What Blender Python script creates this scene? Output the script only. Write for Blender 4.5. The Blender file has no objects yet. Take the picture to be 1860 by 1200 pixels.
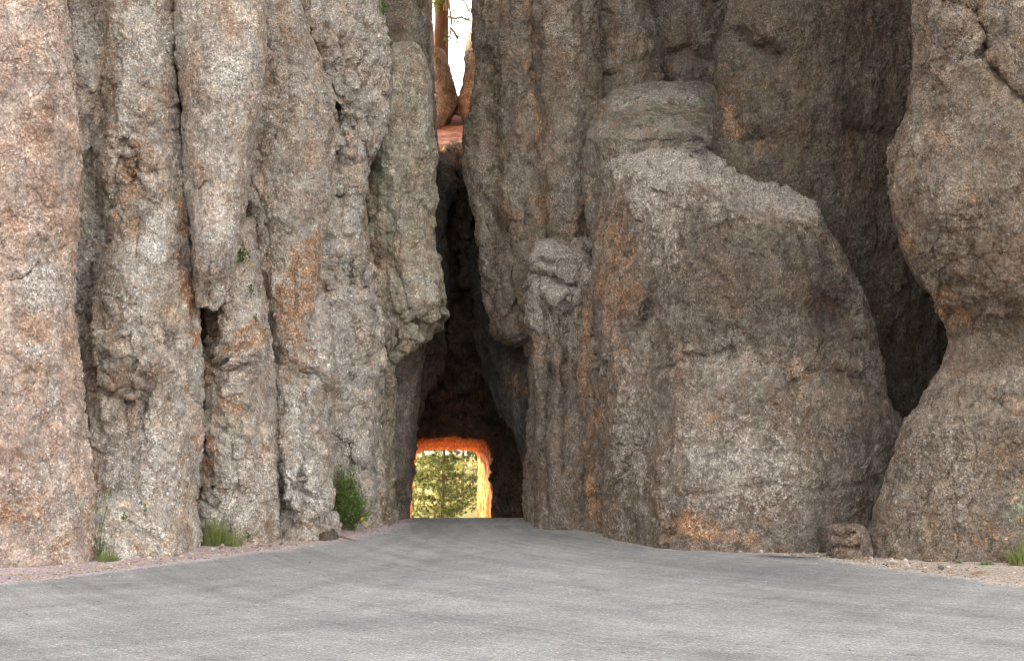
import bpy, math, random
import numpy as np
from mathutils import Vector
R = math.radians
random.seed(7); RNG = np.random.default_rng(11)
sc = bpy.context.scene
# ------------------------------------------------------------------ camera, light, exposure
F, HX, HY, CH = 2300.0, 930.0, 880.0, 1.6          # focal length in photo pixels, vanishing point, eye height
cam = bpy.data.cameras.new('camera'); co = bpy.data.objects.new('camera', cam); sc.collection.objects.link(co)
co.location = (0, 0, CH); co.rotation_euler = (R(90), 0, 0)
cam.sensor_width = 36; cam.lens = 36*F/1860; cam.shift_y = (HY-600)/1860; cam.clip_end = 3000; cam.clip_start = .1
sc.camera = co
SUN_AZ, SUN_EL = -40.0, 19.0                        # degrees from +Y (negative = left), elevation
w = bpy.data.worlds.new("World"); sc.world = w; w.use_nodes = True
nt = w.node_tree; bg = nt.nodes['Background']
sky = nt.nodes.new('ShaderNodeTexSky'); sky.sky_type = 'NISHITA'; sky.sun_disc = False
sky.sun_elevation = R(SUN_EL); sky.sun_rotation = R(SUN_AZ); sky.air_density = 1.0; sky.dust_density = 2.5; sky.ozone_density = .6
hs = nt.nodes.new('ShaderNodeHueSaturation'); hs.inputs['Saturation'].default_value = .22
wm = nt.nodes.new('ShaderNodeMix'); wm.data_type = 'RGBA'; wm.blend_type = 'MULTIPLY'; wm.inputs[0].default_value = 1
wm.inputs[7].default_value = (1.0, .968, .93, 1)
nt.links.new(sky.outputs[0], hs.inputs['Color']); nt.links.new(hs.outputs[0], wm.inputs[6])
nt.links.new(wm.outputs[2], bg.inputs[0]); bg.inputs[1].default_value = .15
sl = bpy.data.lights.new('sun', 'SUN'); so = bpy.data.objects.new('sun', sl); sc.collection.objects.link(so)
sl.energy = 2.2; sl.angle = R(.5); sl.color = (1, .50, .17)
az, el = R(SUN_AZ), R(SUN_EL)
sdir = Vector((math.sin(az)*math.cos(el), math.cos(az)*math.cos(el), math.sin(el)))
so.rotation_euler = sdir.to_track_quat('Z', 'Y').to_euler(); so.location = sdir*80
vs = sc.view_settings; vs.view_transform = 'Standard'; vs.look = 'None'; vs.exposure = 2.85; vs.gamma = 1; sc.cycles.filter_width = .95

# ------------------------------------------------------------------ numpy noise
def _h(x, y, z, s):
    h = (x.astype(np.uint32)*np.uint32(374761393) + y.astype(np.uint32)*np.uint32(668265263)
         + z.astype(np.uint32)*np.uint32(2147483647) + np.uint32((s*1274126177) & 0xffffffff))
    h = (h ^ (h >> np.uint32(13)))*np.uint32(1274126177)
    h = (h ^ (h >> np.uint32(15)))*np.uint32(2246822519)
    return (h ^ (h >> np.uint32(14)))
def rnd(x, y, z, s): return (_h(x, y, z, s) & np.uint32(0xffff)).astype(np.float32)/65535.0
def vnoise(P, s=0):
    i = np.floor(P).astype(np.int64); f = (P-i).astype(np.float32); u = f*f*f*(f*(f*6-15)+10)
    out = 0
    for a in (0, 1):
        for b in (0, 1):
            for c in (0, 1):
                h = _h(i[:, 0]+a, i[:, 1]+b, i[:, 2]+c, s)
                g = ((h & np.uint32(1023)).astype(np.float32)/511.5-1)*(f[:, 0]-a) + (((h >> np.uint32(10)) & np.uint32(1023)).astype(np.float32)/511.5-1)*(f[:, 1]-b) \
                    + (((h >> np.uint32(20)) & np.uint32(1023)).astype(np.float32)/511.5-1)*(f[:, 2]-c)
                out = out + g*(u[:, 0] if a else 1-u[:, 0])*(u[:, 1] if b else 1-u[:, 1])*(u[:, 2] if c else 1-u[:, 2])
    return out*1.1
def fbm(P, oct=5, s=0, gain=.5, ridge=False):
    o = 0; a = 1.0; Q = P.copy()
    for k in range(oct):
        n = vnoise(Q, s+k*17)
        if ridge: n = .5-np.abs(n)*2
        o = o + a*n; a *= gain; Q = Q*2.03+5.3
    return o
def facets(P, s=0, tilt=1.0):
    """broken-stone height: every cell of a 3D Voronoi is a little tilted plane"""
    i = np.floor(P).astype(np.int64); best = np.full(len(P), 9.0, np.float32); sec = best.copy(); val = np.zeros(len(P), np.float32)
    for a in (-1, 0, 1):
        for b in (-1, 0, 1):
            for c in (-1, 0, 1):
                x, y, z = i[:, 0]+a, i[:, 1]+b, i[:, 2]+c
                d0 = (x+.1+.8*rnd(x, y, z, s)-P[:, 0]).astype(np.float32); d1 = (y+.1+.8*rnd(x, y, z, s+1)-P[:, 1]).astype(np.float32); d2 = (z+.1+.8*rnd(x, y, z, s+2)-P[:, 2]).astype(np.float32)
                d = d0*d0+d1*d1+d2*d2
                hh = (rnd(x, y, z, s+3)-.5) + tilt*((rnd(x, y, z, s+4)-.5)*d0+(rnd(x, y, z, s+5)-.5)*d1+(rnd(x, y, z, s+6)-.5)*d2)*1.6
                m = d < best; sec = np.where(m, best, np.minimum(sec, d)); val = np.where(m, hh, val); best = np.where(m, d, best)
    return val, np.sqrt(sec)-np.sqrt(best)

# ------------------------------------------------------------------ helpers
def PX(px, py, d): return np.stack([(px-HX)*d/F, d+0*px, CH-(py-HY)*d/F], -1)
def pt(px, py, d): return Vector(((px-HX)*d/F, d, CH-(py-HY)*d/F))
def ground_z(x, y):
    x = np.asarray(x, float); y = np.asarray(y, float)
    z = .036*np.clip(y-8, 0, 21.6)
    t = np.clip((y-29.6)/2.5, 0, 1); z = z - .04*np.clip(y-30.5, 0, 30)
    z = z + .12*np.exp(-((x+4.0)/1.0)**2-((y-27.3)/2.2)**2)              # gravel heap by the tunnel mouth
    z = z + .01*np.clip(y-75, 0, 900)**1.15
    return z
def ground_d(px, py):                                                    # depth at which a photo pixel meets the ground
    d = 9.0
    while d < 33:
        if HY+(CH-ground_z((px-HX)*d/F, d))*F/d < py: break
        d += .02
    return d
def ground_pt(px, py):
    d = ground_d(px, py); x = (px-HX)*d/F; return Vector((x, d, float(ground_z(x, d))))
def newmesh(name, V, quads=None, tris=None, mats=(), smooth=True, parent=None, loc=None, label=None, cat=None, group=None, kind=None, attr=None):
    V = np.asarray(V, np.float32)
    if loc is None: loc = (float(V[:, 0].mean()), float(V[:, 1].mean()), float(V[:, 2].min()))
    if parent is not None: loc = tuple(parent.location)
    me = bpy.data.meshes.new(name); me.vertices.add(len(V)); me.vertices.foreach_set('co', (V-np.array(loc, np.float32)).ravel())
    q = np.zeros((0, 4), np.int32) if quads is None else np.asarray(quads, np.int32); t = np.zeros((0, 3), np.int32) if tris is None else np.asarray(tris, np.int32)
    me.loops.add(q.size+t.size); me.loops.foreach_set('vertex_index', np.concatenate([q.ravel(), t.ravel()]))
    me.polygons.add(len(q)+len(t))
    me.polygons.foreach_set('loop_start', np.concatenate([np.arange(len(q))*4, q.size+np.arange(len(t))*3]).astype(np.int32))
    me.polygons.foreach_set('use_smooth', np.full(len(q)+len(t), smooth))
    me.update(calc_edges=True)
    for m in (mats if isinstance(mats, (list, tuple)) else [mats]): me.materials.append(m)
    if attr is not None:
        a = me.color_attributes.new('tint', 'FLOAT_COLOR', 'POINT'); a.data.foreach_set('color', np.asarray(attr, np.float32).ravel())
    o = bpy.data.objects.new(name, me); sc.collection.objects.link(o)
    if parent is not None: o.parent = parent
    else: o.location = loc
    if label: o['label'] = label
    if cat: o['category'] = cat
    if group: o['group'] = group
    if kind: o['kind'] = kind
    return o
def empty(name, loc, label, cat, group=None):
    o = bpy.data.objects.new(name, None); sc.collection.objects.link(o); o.location = loc; o['label'] = label; o['category'] = cat; o.empty_display_size = .2
    if group: o['group'] = group
    return o
ZB = np.full((420, 640), 99.0, np.float32)                               # nearest rock per 3 px, used only to seat plants on the stone
def zb_add(V):
    px = (HX+V[:, 0]*F/V[:, 1]); py = HY-(V[:, 2]-CH)*F/V[:, 1]
    m = (px >= 0) & (px < 1920) & (py >= 0) & (py < 1260)
    np.minimum.at(ZB, ((py[m]/3).astype(int), (px[m]/3).astype(int)), V[m, 1])
def surf(px, py):
    a = ZB[max(0, int(py/3)-1):int(py/3)+2, max(0, int(px/3)-1):int(px/3)+2]; return float(a.min())

# ------------------------------------------------------------------ materials
def mat(name):
    m = bpy.data.materials.new(name); m.use_nodes = True; return m, m.node_tree.nodes, m.node_tree.links, m.node_tree.nodes['Principled BSDF']
class NB:
    def __init__(s, m): s.n, s.l = m.node_tree.nodes, m.node_tree.links
    def node(s, t, **k):
        n = s.n.new(t)
        for a, v in k.items(): setattr(n, a, v)
        return n
    def set(s, sock, v):
        if hasattr(v, 'links') or hasattr(v, 'is_linked'): s.l.new(v, sock)
        else: sock.default_value = v
    def noise(s, vec, scale, detail=4, rough=.55, dist=0):
        n = s.node('ShaderNodeTexNoise'); s.l.new(vec, n.inputs['Vector']); n.inputs['Scale'].default_value = scale; n.inputs['Detail'].default_value = detail
        n.inputs['Roughness'].default_value = rough; n.inputs['Distortion'].default_value = dist; return n.outputs['Fac']
    def voro(s, vec, scale, feat='F1', rnd_=1.0):
        n = s.node('ShaderNodeTexVoronoi', feature=feat); s.l.new(vec, n.inputs['Vector']); n.inputs['Scale'].default_value = scale; n.inputs['Randomness'].default_value = rnd_; return n
    def ramp(s, fac, stops, interp='LINEAR'):
        r = s.node('ShaderNodeValToRGB'); r.color_ramp.interpolation = interp; e = r.color_ramp.elements
        while len(e) < len(stops): e.new(.5)
        for k, (p, c) in enumerate(stops):
            e[k].position = p; e[k].color = (c, c, c, 1) if not isinstance(c, tuple) else (*c, 1)
        s.l.new(fac, r.inputs[0]); return r.outputs[0]
    def mix(s, f, a, b, mode='MIX'):
        m = s.node('ShaderNodeMix', data_type='RGBA', blend_type=mode)
        s.set(m.inputs[0], f)
        for i, v in ((6, a), (7, b)):
            if isinstance(v, tuple): v = (*v, 1)
            s.set(m.inputs[i], v)
        return m.outputs[2]
    def math(s, op, a, b=0.0, clamp=False):
        m = s.node('ShaderNodeMath', operation=op, use_clamp=clamp); s.set(m.inputs[0], a); s.set(m.inputs[1], b); return m.outputs[0]
    def map(s, vec, scale=(1, 1, 1), loc=(0, 0, 0), rot=(0, 0, 0)):
        m = s.node('ShaderNodeMapping'); s.l.new(vec, m.inputs[0]); m.inputs['Scale'].default_value = scale; m.inputs['Location'].default_value = loc; m.inputs['Rotation'].default_value = rot; return m.outputs[0]
    def sep(s, c):
        m = s.node('ShaderNodeSeparateColor'); s.l.new(c, m.inputs[0]); return m.outputs

def rock_mat(name, cA, cB, pale=(.50, .49, .46), lich=.35, green=.15, iron=.2, grain=1.0, disp=1.0, streak=.0, dark=.3):
    m, n, l, b = mat(name); N = NB(m)
    geo = N.node('ShaderNodeNewGeometry').outputs['Position']
    at = N.node('ShaderNodeAttribute', attribute_name='tint'); tr, tg, tb = N.sep(at.outputs['Color'])[:3]; ta = at.outputs['Alpha']
    warp = N.node('ShaderNodeTexNoise'); l.new(geo, warp.inputs['Vector']); warp.inputs['Scale'].default_value = 9; warp.inputs['Detail'].default_value = 2
    wv = N.node('ShaderNodeVectorMath', operation='MULTIPLY_ADD'); l.new(warp.outputs['Color'], wv.inputs[0]); wv.inputs[1].default_value = (.035, .035, .035); l.new(geo, wv.inputs[2]); P = wv.outputs[0]
    big = N.noise(N.map(geo, (1, 1, .45)), .55, 5, .6)
    med = N.noise(P, 2.6, 7, .68)
    fine = N.noise(P, 24, 4, .7)
    base = N.mix(N.ramp(big, [(.36, 0.0), (.64, 1.0)]), cA, cB)
    base = N.mix(N.ramp(med, [(.38, 0.0), (.62, 1.0)]), N.mix(1.0, base, (.62, .59, .56), 'MULTIPLY'), N.mix(1.0, base, (1.26, 1.24, 1.21), 'MULTIPLY'))
    # crystals: each grain of the granite has its own tone
    v1 = N.voro(P, 46); g1 = N.sep(v1.outputs['Color'])
    v2 = N.voro(P, 19); g2 = N.sep(v2.outputs['Color'])
    gr = N.ramp(g1[0], [(0, (.25, .22, .2)), (.14, (.52, .48, .44)), (.36, (.9, .9, .88)), (.62, (1.1, 1.0, .92)), (.82, (1.35, 1.25, 1.15)), (1, (2.1, 2.08, 2.05))])
    gr2 = N.ramp(g2[1], [(0, (.66, .62, .6)), (.3, (.92, .93, .93)), (.7, (1.06, 1.03, 1)), (1, (1.36, 1.3, 1.25))])
    gm = N.ramp(N.noise(geo, 1.7, 5, .65), [(.36, .35), (.62, 1.0)]); base = N.mix(N.math('MULTIPLY', gm, .72*grain), base, gr, 'MULTIPLY'); base = N.mix(N.math('MULTIPLY', gm, .42*grain), base, gr2, 'MULTIPLY')
    base = N.mix(.75, base, N.ramp(N.noise(P, 8, 8, .78), [(.32, .5), (.5, 1.0), (.68, 1.4)]), 'MULTIPLY')
    base = N.mix(.5*grain, base, N.ramp(fine, [(.3, .5), (.5, 1.0), (.72, 1.5)]), 'MULTIPLY')
    pt_ = N.noise(N.map(P, (1, 1, .6), (11, 5, 2)), 1.9, 8, .72); base = N.mix(1.0, base, N.ramp(pt_, [(.36, (.98, .80, .66)), (.47, (1.04, .97, .90)), (.55, (.98, 1.0, 1.0)), (.66, (1.16, 1.18, 1.2))]), 'MULTIPLY')
    # iron flecks and rust runs; the orange mask also carries painted warm light
    irn = N.noise(N.map(P, (1, 1, .45)), 5.5, 7, .74); irc = N.mix(N.ramp(N.noise(P, 9, 6, .7), [(.35, 0.0), (.65, 1.0)]), (.31, .135, .05), (.52, .33, .19))
    f = N.math('ADD', N.math('MULTIPLY', N.ramp(irn, [(.535, 0.0), (.66, 1.0)]), iron), N.ramp(N.math('ADD', tr, N.math('MULTIPLY', N.math('SUBTRACT', irn, .5), 1.5)), [(.28, 0.0), (.75, 1.0)]), True)
    base = N.mix(N.math('MULTIPLY', f, .82), base, N.mix(.9, irc, N.mix(1.0, irc, gr, 'MULTIPLY')))
    # crust lichens: pale grey, grey-green, black; plus painted top light and recess shade
    ln = N.noise(P, 7.5, 6, .75); ln2 = N.noise(N.map(P, loc=(7, 3, 1)), 10, 6, .75); ln3 = N.noise(N.map(P, loc=(2, 9, 4)), 6, 7, .75)
    lr = N.noise(N.map(geo, loc=(4, 4, 4)), .8, 3, .6)
    f = N.math('ADD', N.math('MULTIPLY', N.ramp(N.math('ADD', ln, N.math('MULTIPLY', N.math('SUBTRACT', lr, .5), .5)), [(.5, 0.0), (.60, 1.0)]), lich), N.ramp(N.math('ADD', tg, N.math('MULTIPLY', N.math('SUBTRACT', ln, .5), 1.6)), [(.3, 0.0), (.7, 1.0)]), True)
    base = N.mix(N.math('MULTIPLY', f, .8), base, N.mix(.9, N.mix(.8, (pale[0], pale[1], pale[2]), N.ramp(N.noise(P, 8, 8, .78), [(.32, .62), (.5, 1.0), (.68, 1.25)]), 'MULTIPLY'), gr, 'MULTIPLY'))
    f = N.math('ADD', N.math('MULTIPLY', N.ramp(ln2, [(.54, 0.0), (.62, 1.0)]), green), N.ramp(N.math('ADD', ta, N.math('MULTIPLY', N.math('SUBTRACT', ln2, .5), 1.8)), [(.3, 0.0), (.7, 1.0)]), True)
    base = N.mix(N.math('MULTIPLY', f, .75), base, N.mix(.7, (.23, .265, .19), gr, 'MULTIPLY'))
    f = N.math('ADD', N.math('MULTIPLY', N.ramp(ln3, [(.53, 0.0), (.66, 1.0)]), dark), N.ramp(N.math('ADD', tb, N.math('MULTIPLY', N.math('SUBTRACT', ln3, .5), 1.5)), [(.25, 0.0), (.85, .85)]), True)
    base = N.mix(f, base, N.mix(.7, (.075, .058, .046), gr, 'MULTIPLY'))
    l.new(base, b.inputs['Base Color']); b.inputs['Roughness'].default_value = .82; b.inputs['Specular IOR Level'].default_value = .35
    # relief: chips, knobs, pits
    h = N.math('MULTIPLY', N.noise(N.map(P, (1, 1, .8)), 4.2, 9, .76), .10)
    h = N.math('ADD', h, N.math('MULTIPLY', v2.outputs['Distance'], -.022)); h = N.math('ADD', h, N.math('MULTIPLY', g2[2], .014))
    h = N.math('ADD', h, N.math('MULTIPLY', g1[2], .012)); h = N.math('ADD', h, N.math('MULTIPLY', v1.outputs['Distance'], -.014))
    v3 = N.voro(N.map(P, (1, 1, .6)), 4.3); h = N.math('ADD', h, N.math('MULTIPLY', N.math('MULTIPLY', N.sep(v3.outputs['Color'])[0], N.ramp(med, [(.45, 0.0), (.6, 1.0)])), .05))
    d = N.node('ShaderNodeDisplacement'); l.new(h, d.inputs['Height']); d.inputs['Midlevel'].default_value = .07; d.inputs['Scale'].default_value = disp
    l.new(d.outputs[0], n['Material Output'].inputs['Displacement']); m.displacement_method = 'BOTH'
    return m
M = {}
M['pink'] = rock_mat('granite_pink', (.46, .36, .315), (.575, .49, .44), pale=(.62, .59, .56), lich=.5, green=.03, iron=.35, dark=.3)
M['grey'] = rock_mat('granite_grey', (.43, .39, .355), (.56, .52, .48), pale=(.60, .585, .56), lich=.6, green=.1, iron=.45, dark=.42)
M['pale'] = rock_mat('granite_pale', (.54, .50, .455), (.68, .64, .60), pale=(.66, .64, .61), lich=.65, green=.05, iron=.5, dark=.42, disp=1.3)
M['mossy'] = rock_mat('granite_lichened', (.39, .36, .305), (.48, .445, .375), pale=(.52, .52, .46), lich=.45, green=.28, iron=.25, dark=.35)
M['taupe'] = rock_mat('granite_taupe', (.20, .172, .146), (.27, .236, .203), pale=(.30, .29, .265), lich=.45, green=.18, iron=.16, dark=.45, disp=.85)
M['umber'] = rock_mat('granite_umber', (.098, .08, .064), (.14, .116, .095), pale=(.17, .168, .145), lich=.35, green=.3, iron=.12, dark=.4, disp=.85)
M['boulder'] = rock_mat('granite_boulder', (.165, .142, .122), (.24, .21, .185), pale=(.43, .395, .36), lich=.4, green=.2, iron=.22, dark=.45, disp=.85)  # right-hand granites toned down: light falling off rightwards put into colour
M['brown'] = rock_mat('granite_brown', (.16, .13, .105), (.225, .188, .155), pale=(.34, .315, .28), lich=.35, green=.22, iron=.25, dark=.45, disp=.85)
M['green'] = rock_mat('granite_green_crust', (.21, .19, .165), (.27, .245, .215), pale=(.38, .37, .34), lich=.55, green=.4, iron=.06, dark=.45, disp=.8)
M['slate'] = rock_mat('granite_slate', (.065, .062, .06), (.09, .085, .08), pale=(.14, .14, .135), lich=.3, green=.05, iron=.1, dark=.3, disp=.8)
M['bore_glow'] = rock_mat('granite_bore_glow', (.62, .21, .04), (.70, .32, .08), pale=(.5, .3, .15), lich=.1, green=.0, iron=.4, dark=.08, disp=.7)  # bore stone oranged: sunset glow and bounce put into the colour
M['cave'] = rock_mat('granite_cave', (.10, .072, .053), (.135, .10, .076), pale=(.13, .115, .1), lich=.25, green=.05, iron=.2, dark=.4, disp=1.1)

# ------------------------------------------------------------------ feature fields, all in metres of relief along the line of sight
def seg_dist(px, py, pl):
    best = np.full(px.shape, 1e9); sgn = np.zeros(px.shape)
    for (x0, y0), (x1, y1) in zip(pl[:-1], pl[1:]):
        dx, dy = x1-x0, y1-y0; L = dx*dx+dy*dy
        t = np.clip(((px-x0)*dx+(py-y0)*dy)/L, 0, 1); ex = px-(x0+t*dx); ey = py-(y0+t*dy); d = np.hypot(ex, ey)
        m = d < best; best = np.where(m, d, best); sgn = np.where(m, np.sign(dx*ey-dy*ex), sgn)
    return best, sgn
def gauss(px, py, x, y, rx, ry, a=0):
    c, s = math.cos(R(a)), math.sin(R(a)); u = ((px-x)*c+(py-y)*s)/rx; v = (-(px-x)*s+(py-y)*c)/ry
    return np.exp(-(u*u+v*v))
def apply_feats(px, py, feats):
    o = np.zeros_like(px)
    wx = px+0; jx = vnoise(np.stack([px/26, py/26, px*0+3.3], -1).reshape(-1, 3), 91).reshape(px.shape)*9; jy = vnoise(np.stack([px/26, py/26, px*0+8.1], -1).reshape(-1, 3), 92).reshape(px.shape)*9
    qx, qy = px+jx, py+jy
    for f in feats:
        k = f[0]
        if k == 'b': o += f[6]*gauss(qx, qy, *f[1:6])                    # bump (+ towards the viewer)
        elif k == 'c':                                                    # crack: polyline, half width, depth
            d, _ = seg_dist(qx, qy, f[1]); o -= f[3]*np.exp(-(d/f[2])**1.5)
        elif k == 's':                                                    # step: right-hand side of the line is set back/forward
            d, s = seg_dist(qx, qy, f[1]); o += f[3]*.5*(1+np.tanh(s*d/f[2]))*np.exp(-(d/f[4])**2)
        elif k == 'slab':                                                 # surface leans back above this edge
            ex = np.interp(px, [p[0] for p in f[1]], [p[1] for p in f[1]]); o -= np.clip(ex-qy, 0, 400)*f[2]
    return o
TINTS = {'o': 0, 'p': 1, 'd': 2, 'g': 3}  # pale and dark channels mix real crust with painted light and shade
def inside(px, py, pg):
    m = np.zeros(px.shape, bool); q = pg[-1]
    for p in pg:
        c = ((p[1] > py) != (q[1] > py)) & (px < (q[0]-p[0])*(py-p[1])/((q[1]-p[1]) or 1e-6)+p[0]); m ^= c; q = p
    return m
def polymask(px, py, pg, soft):
    x0, x1 = min(p[0] for p in pg)-30, max(p[0] for p in pg)+30; y0, y1 = min(p[1] for p in pg)-30, max(p[1] for p in pg)+30
    o = np.zeros(px.shape); m = (px > x0) & (px < x1) & (py > y0) & (py < y1)
    if m.any():
        a, b = px[m], py[m]; d, _ = seg_dist(a, b, list(pg)+[pg[0]]); d = np.where(inside(a, b, pg), d, -d); o[m] = 1/(1+np.exp(-np.clip(d/soft, -30, 30)))
    return o
def paint(px, py, stains_and_shading):
    T = np.zeros((len(px), 4), np.float32)
    for s in stains_and_shading:
        if s[0] == 'l': d, _ = seg_dist(px, py, s[2]); v = np.exp(-(d/s[3])**2); ch = TINTS[s[1]]; a = s[4]
        elif s[0] == 'P': v = polymask(px, py, s[2], s[3]); ch = TINTS[s[1]]; a = s[4]
        else: v = gauss(px, py, *s[1:6]); ch = TINTS[s[0]]; a = s[6]
        T[:, ch] = np.maximum(T[:, ch], v*a)
    return T
STEP = 2.0
def rock(name, rows, D, E, rb, m, label=None, cat='rock', n=2.4, feats=(), stains_and_shading=(), amp=1.0, aniso=.4, fac=1.0, seed=0, dd=None, step=None, kind=None, group=None, groove=0.0, top=None, parent=None):
    """closed stone; rows = (py, left px, right px) outline, D = depth of the front, E = how far the edges round back, rb = thickness behind"""
    step = step or STEP
    rows = sorted(rows); ry = np.array([r[0] for r in rows], float); y = ry[0]; ys = []
    while y < ry[-1]:
        ys.append(y); y += step if -15 < y < 1060 else min(40, step+abs(y+15)*.12 if y < 0 else 12)
    ys.append(ry[-1]); ys = np.array(ys)
    def sm(a):                                                            # smooth interpolation of the outline
        f = np.interp(ys, ry, a); return f
    xl = sm([r[1] for r in rows]); xr = sm([r[2] for r in rows]); xl = np.minimum(xl, xr-2)
    Wm = min(float((xr-xl).max()), 1000)
    vis = max(20, min(float((np.minimum(xr, 1880)-np.maximum(xl, -20)).max()), Wm))
    nf = int(np.clip(Wm*1.25/step, 40, 700)); nb = 18
    th = np.concatenate([np.linspace(0, math.pi, nf, endpoint=False), np.linspace(math.pi, 2*math.pi, nb, endpoint=False)])
    s = (1-np.cos(th))/2; sn = np.sin(th)
    # closing at a visible top
    cl = np.ones(len(ys))
    if top: cl = np.clip((ys-ys[0])/top, 0, 1); cl = np.sqrt(np.clip(1-(1-cl)**2, 0.0004, 1))
    px = xl[:, None]+(xr-xl)[:, None]*s[None]; py = np.repeat(ys[:, None], len(th), 1)
    prof = np.sign(sn)*np.abs(sn)**(2/n)
    base = D if not callable(D) else D(px, py)
    ddv = np.interp(ys, [q[0] for q in dd], [q[1] for q in dd])[:, None] if dd else 0
    fr = base+E*(1-np.clip(prof, 0, 1)*cl[:, None])+ddv
    fr = fr-apply_feats(px, py, [f for f in feats if f[0] != 'slab'])*np.clip(prof*1.6, 0, 1)-apply_feats(px, py, [f for f in feats if f[0] == 'slab'])
    bk = np.clip(-prof, 0, 1)*rb*cl[:, None]
    d = fr+bk
    V = PX(px, py, d); Nr, Mc = px.shape
    # outward normals
    dth = np.roll(V, -1, 1)-np.roll(V, 1, 1); dv = np.gradient(V, axis=0); nn = np.cross(dv, dth); nn /= np.linalg.norm(nn, axis=2, keepdims=True)+1e-9
    cy = V.mean(1, keepdims=True); sg = np.sign((nn*(V-cy)).sum()); nn = nn*sg
    Pf = V.reshape(-1, 3)+seed*13.7; nn = nn.reshape(-1, 3)
    frontm = (sn > -.05)[None].repeat(Nr, 0).reshape(-1) & ((py < 1070) & (py > -60)).reshape(-1)
    Q = Pf*np.array([1, 1, aniso])
    disp = .20*fbm(Q*.55, 3, seed)+.11*fbm(Q*1.5, 3, seed+5)
    if frontm.any():
        A = Pf[frontm]; wv = np.stack([vnoise(A*1.3, 61), vnoise(A*1.3, 62), vnoise(A*1.3, 63)], -1)*.35
        A2 = (A+wv)*np.array([1, 1, aniso+.25])
        f1, e1 = facets(A2*1.7, seed+3); f2, e2 = facets((A+wv)*4.6, seed+9)
        mk = np.clip(fbm(A*.45, 3, seed+31)*1.4+.5, 0.12, 1.0)
        rz = np.ones(len(A)); pxf = px.ravel()[frontm]; pyf = py.ravel()[frontm]
        for f in feats:
            if f[0] == 'r': rz += f[6]*gauss(pxf, pyf, *f[1:6])
        f0, e0 = facets(A2*np.array([.9, .9, .7]), seed+61); f3, e3 = facets((A+wv)*9.5, seed+13); rr = rz-1
        mk = mk*rz; dd_ = .11*fac*np.clip(rr, 0, 2)*f0+.022*np.clip(rr, 0, 2)*f3-.05*np.clip(rr, 0, 1.5)*np.exp(-(e0/.05)**2)+.09*fac*f1*mk+.04*fac*f2*mk+.055*fbm(A*np.array([1, 1, .75])*4, 4, seed+40, .55)+.028*fbm(A*14, 3, seed+50, .6)
        dd_ -= .05*fac*mk*np.exp(-(e1/.06)**2)
        for f in feats:
            if f[0] == 'flat': dd_ *= 1-f[3]*polymask(pxf, pyf, f[1], f[2])
        if groove: dd_ += groove*fbm(A*np.array([2.2, 2.2, .22]), 4, seed+70, ridge=True)
        disp[frontm] += dd_
    V = V.reshape(-1, 3)+nn*(disp*amp)[:, None]
    idx = np.arange(Nr*Mc).reshape(Nr, Mc); a = idx[:-1]; b_ = idx[1:]
    q = np.stack([a, b_, np.roll(b_, -1, 1), np.roll(a, -1, 1)], -1).reshape(-1, 4)
    if sg > 0: q = q[:, ::-1]
    c0 = V[:Mc].mean(0); c1 = V[-Mc:].mean(0); V = np.vstack([V, c0, c1]); k = len(V); r0 = idx[0]; r1 = idx[-1]
    t = np.vstack([np.stack([np.full(Mc, k-2), r0, np.roll(r0, -1)], -1), np.stack([np.full(Mc, k-1), np.roll(r1, -1), r1], -1)])
    if sg > 0: t = t[:, ::-1]
    zb_add(V[:-2][frontm])
    jx = vnoise(Pf*1.6, 5)*26+vnoise(Pf*5, 6)*14+vnoise(Pf*16, 16)*6; jy = vnoise(Pf*1.6, 7)*26+vnoise(Pf*5, 8)*14+vnoise(Pf*16, 18)*6
    T = paint(np.append((px.ravel()+jx), [0, 0]), np.append((py.ravel()+jy), [0, 0]), stains_and_shading)
    return newmesh(name, V, q, t, m, True, parent, label=label, cat=cat, kind=kind, group=group, attr=T)

# ------------------------------------------------------------------ left side of the gap
TOP = -1500
rock('rock_pillar', [(TOP, -420, 100), (0, -380, 125), (100, -380, 131), (180, -380, 134), (260, -380, 138), (330, -380, 136), (400, -380, 136), (480, -380, 133), (560, -380, 131), (640, -380, 140), (700, -380, 146), (760, -380, 150), (870, -380, 159), (960, -380, 169), (1010, -380, 175), (1100, -380, 178)],
     18.9, 1.5, 5, M['pink'], 'massive pinkish granite pillar at the left edge, nearest the road', 'rock pillar', n=2.6, seed=1, amp=.75, fac=.8,
     feats=[('r', 60, 500, 60, 50, 0, .8), ('r', 40, 700, 90, 60, 0, .6), ('c', [(128, 425), (90, 465), (60, 495), (20, 510)], 7, .12), ('b', 90, 520, 40, 60, 0, .1), ('b', 60, 850, 120, 90, 0, .12), ('b', 20, 1030, 200, 40, 0, .15)],
     stains_and_shading=[('p', 60, 860, 60, 60, 0, .5), ('p', 40, 300, 30, 40, 0, .4), ('o', 90, 180, 24, 50, 0, .3), ('p', 70, 520, 45, 60, 0, .9), ('o', 20, 930, 70, 40, 0, .55), ('o', 110, 975, 60, 30, 0, .5), ('o', 50, 650, 40, 60, 0, .35), ('d', 75, 480, 60, 7, -45, .5), ('p', 60, 640, 40, 30, 0, .8), ('p', 95, 720, 22, 50, 0, .6)])
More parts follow.
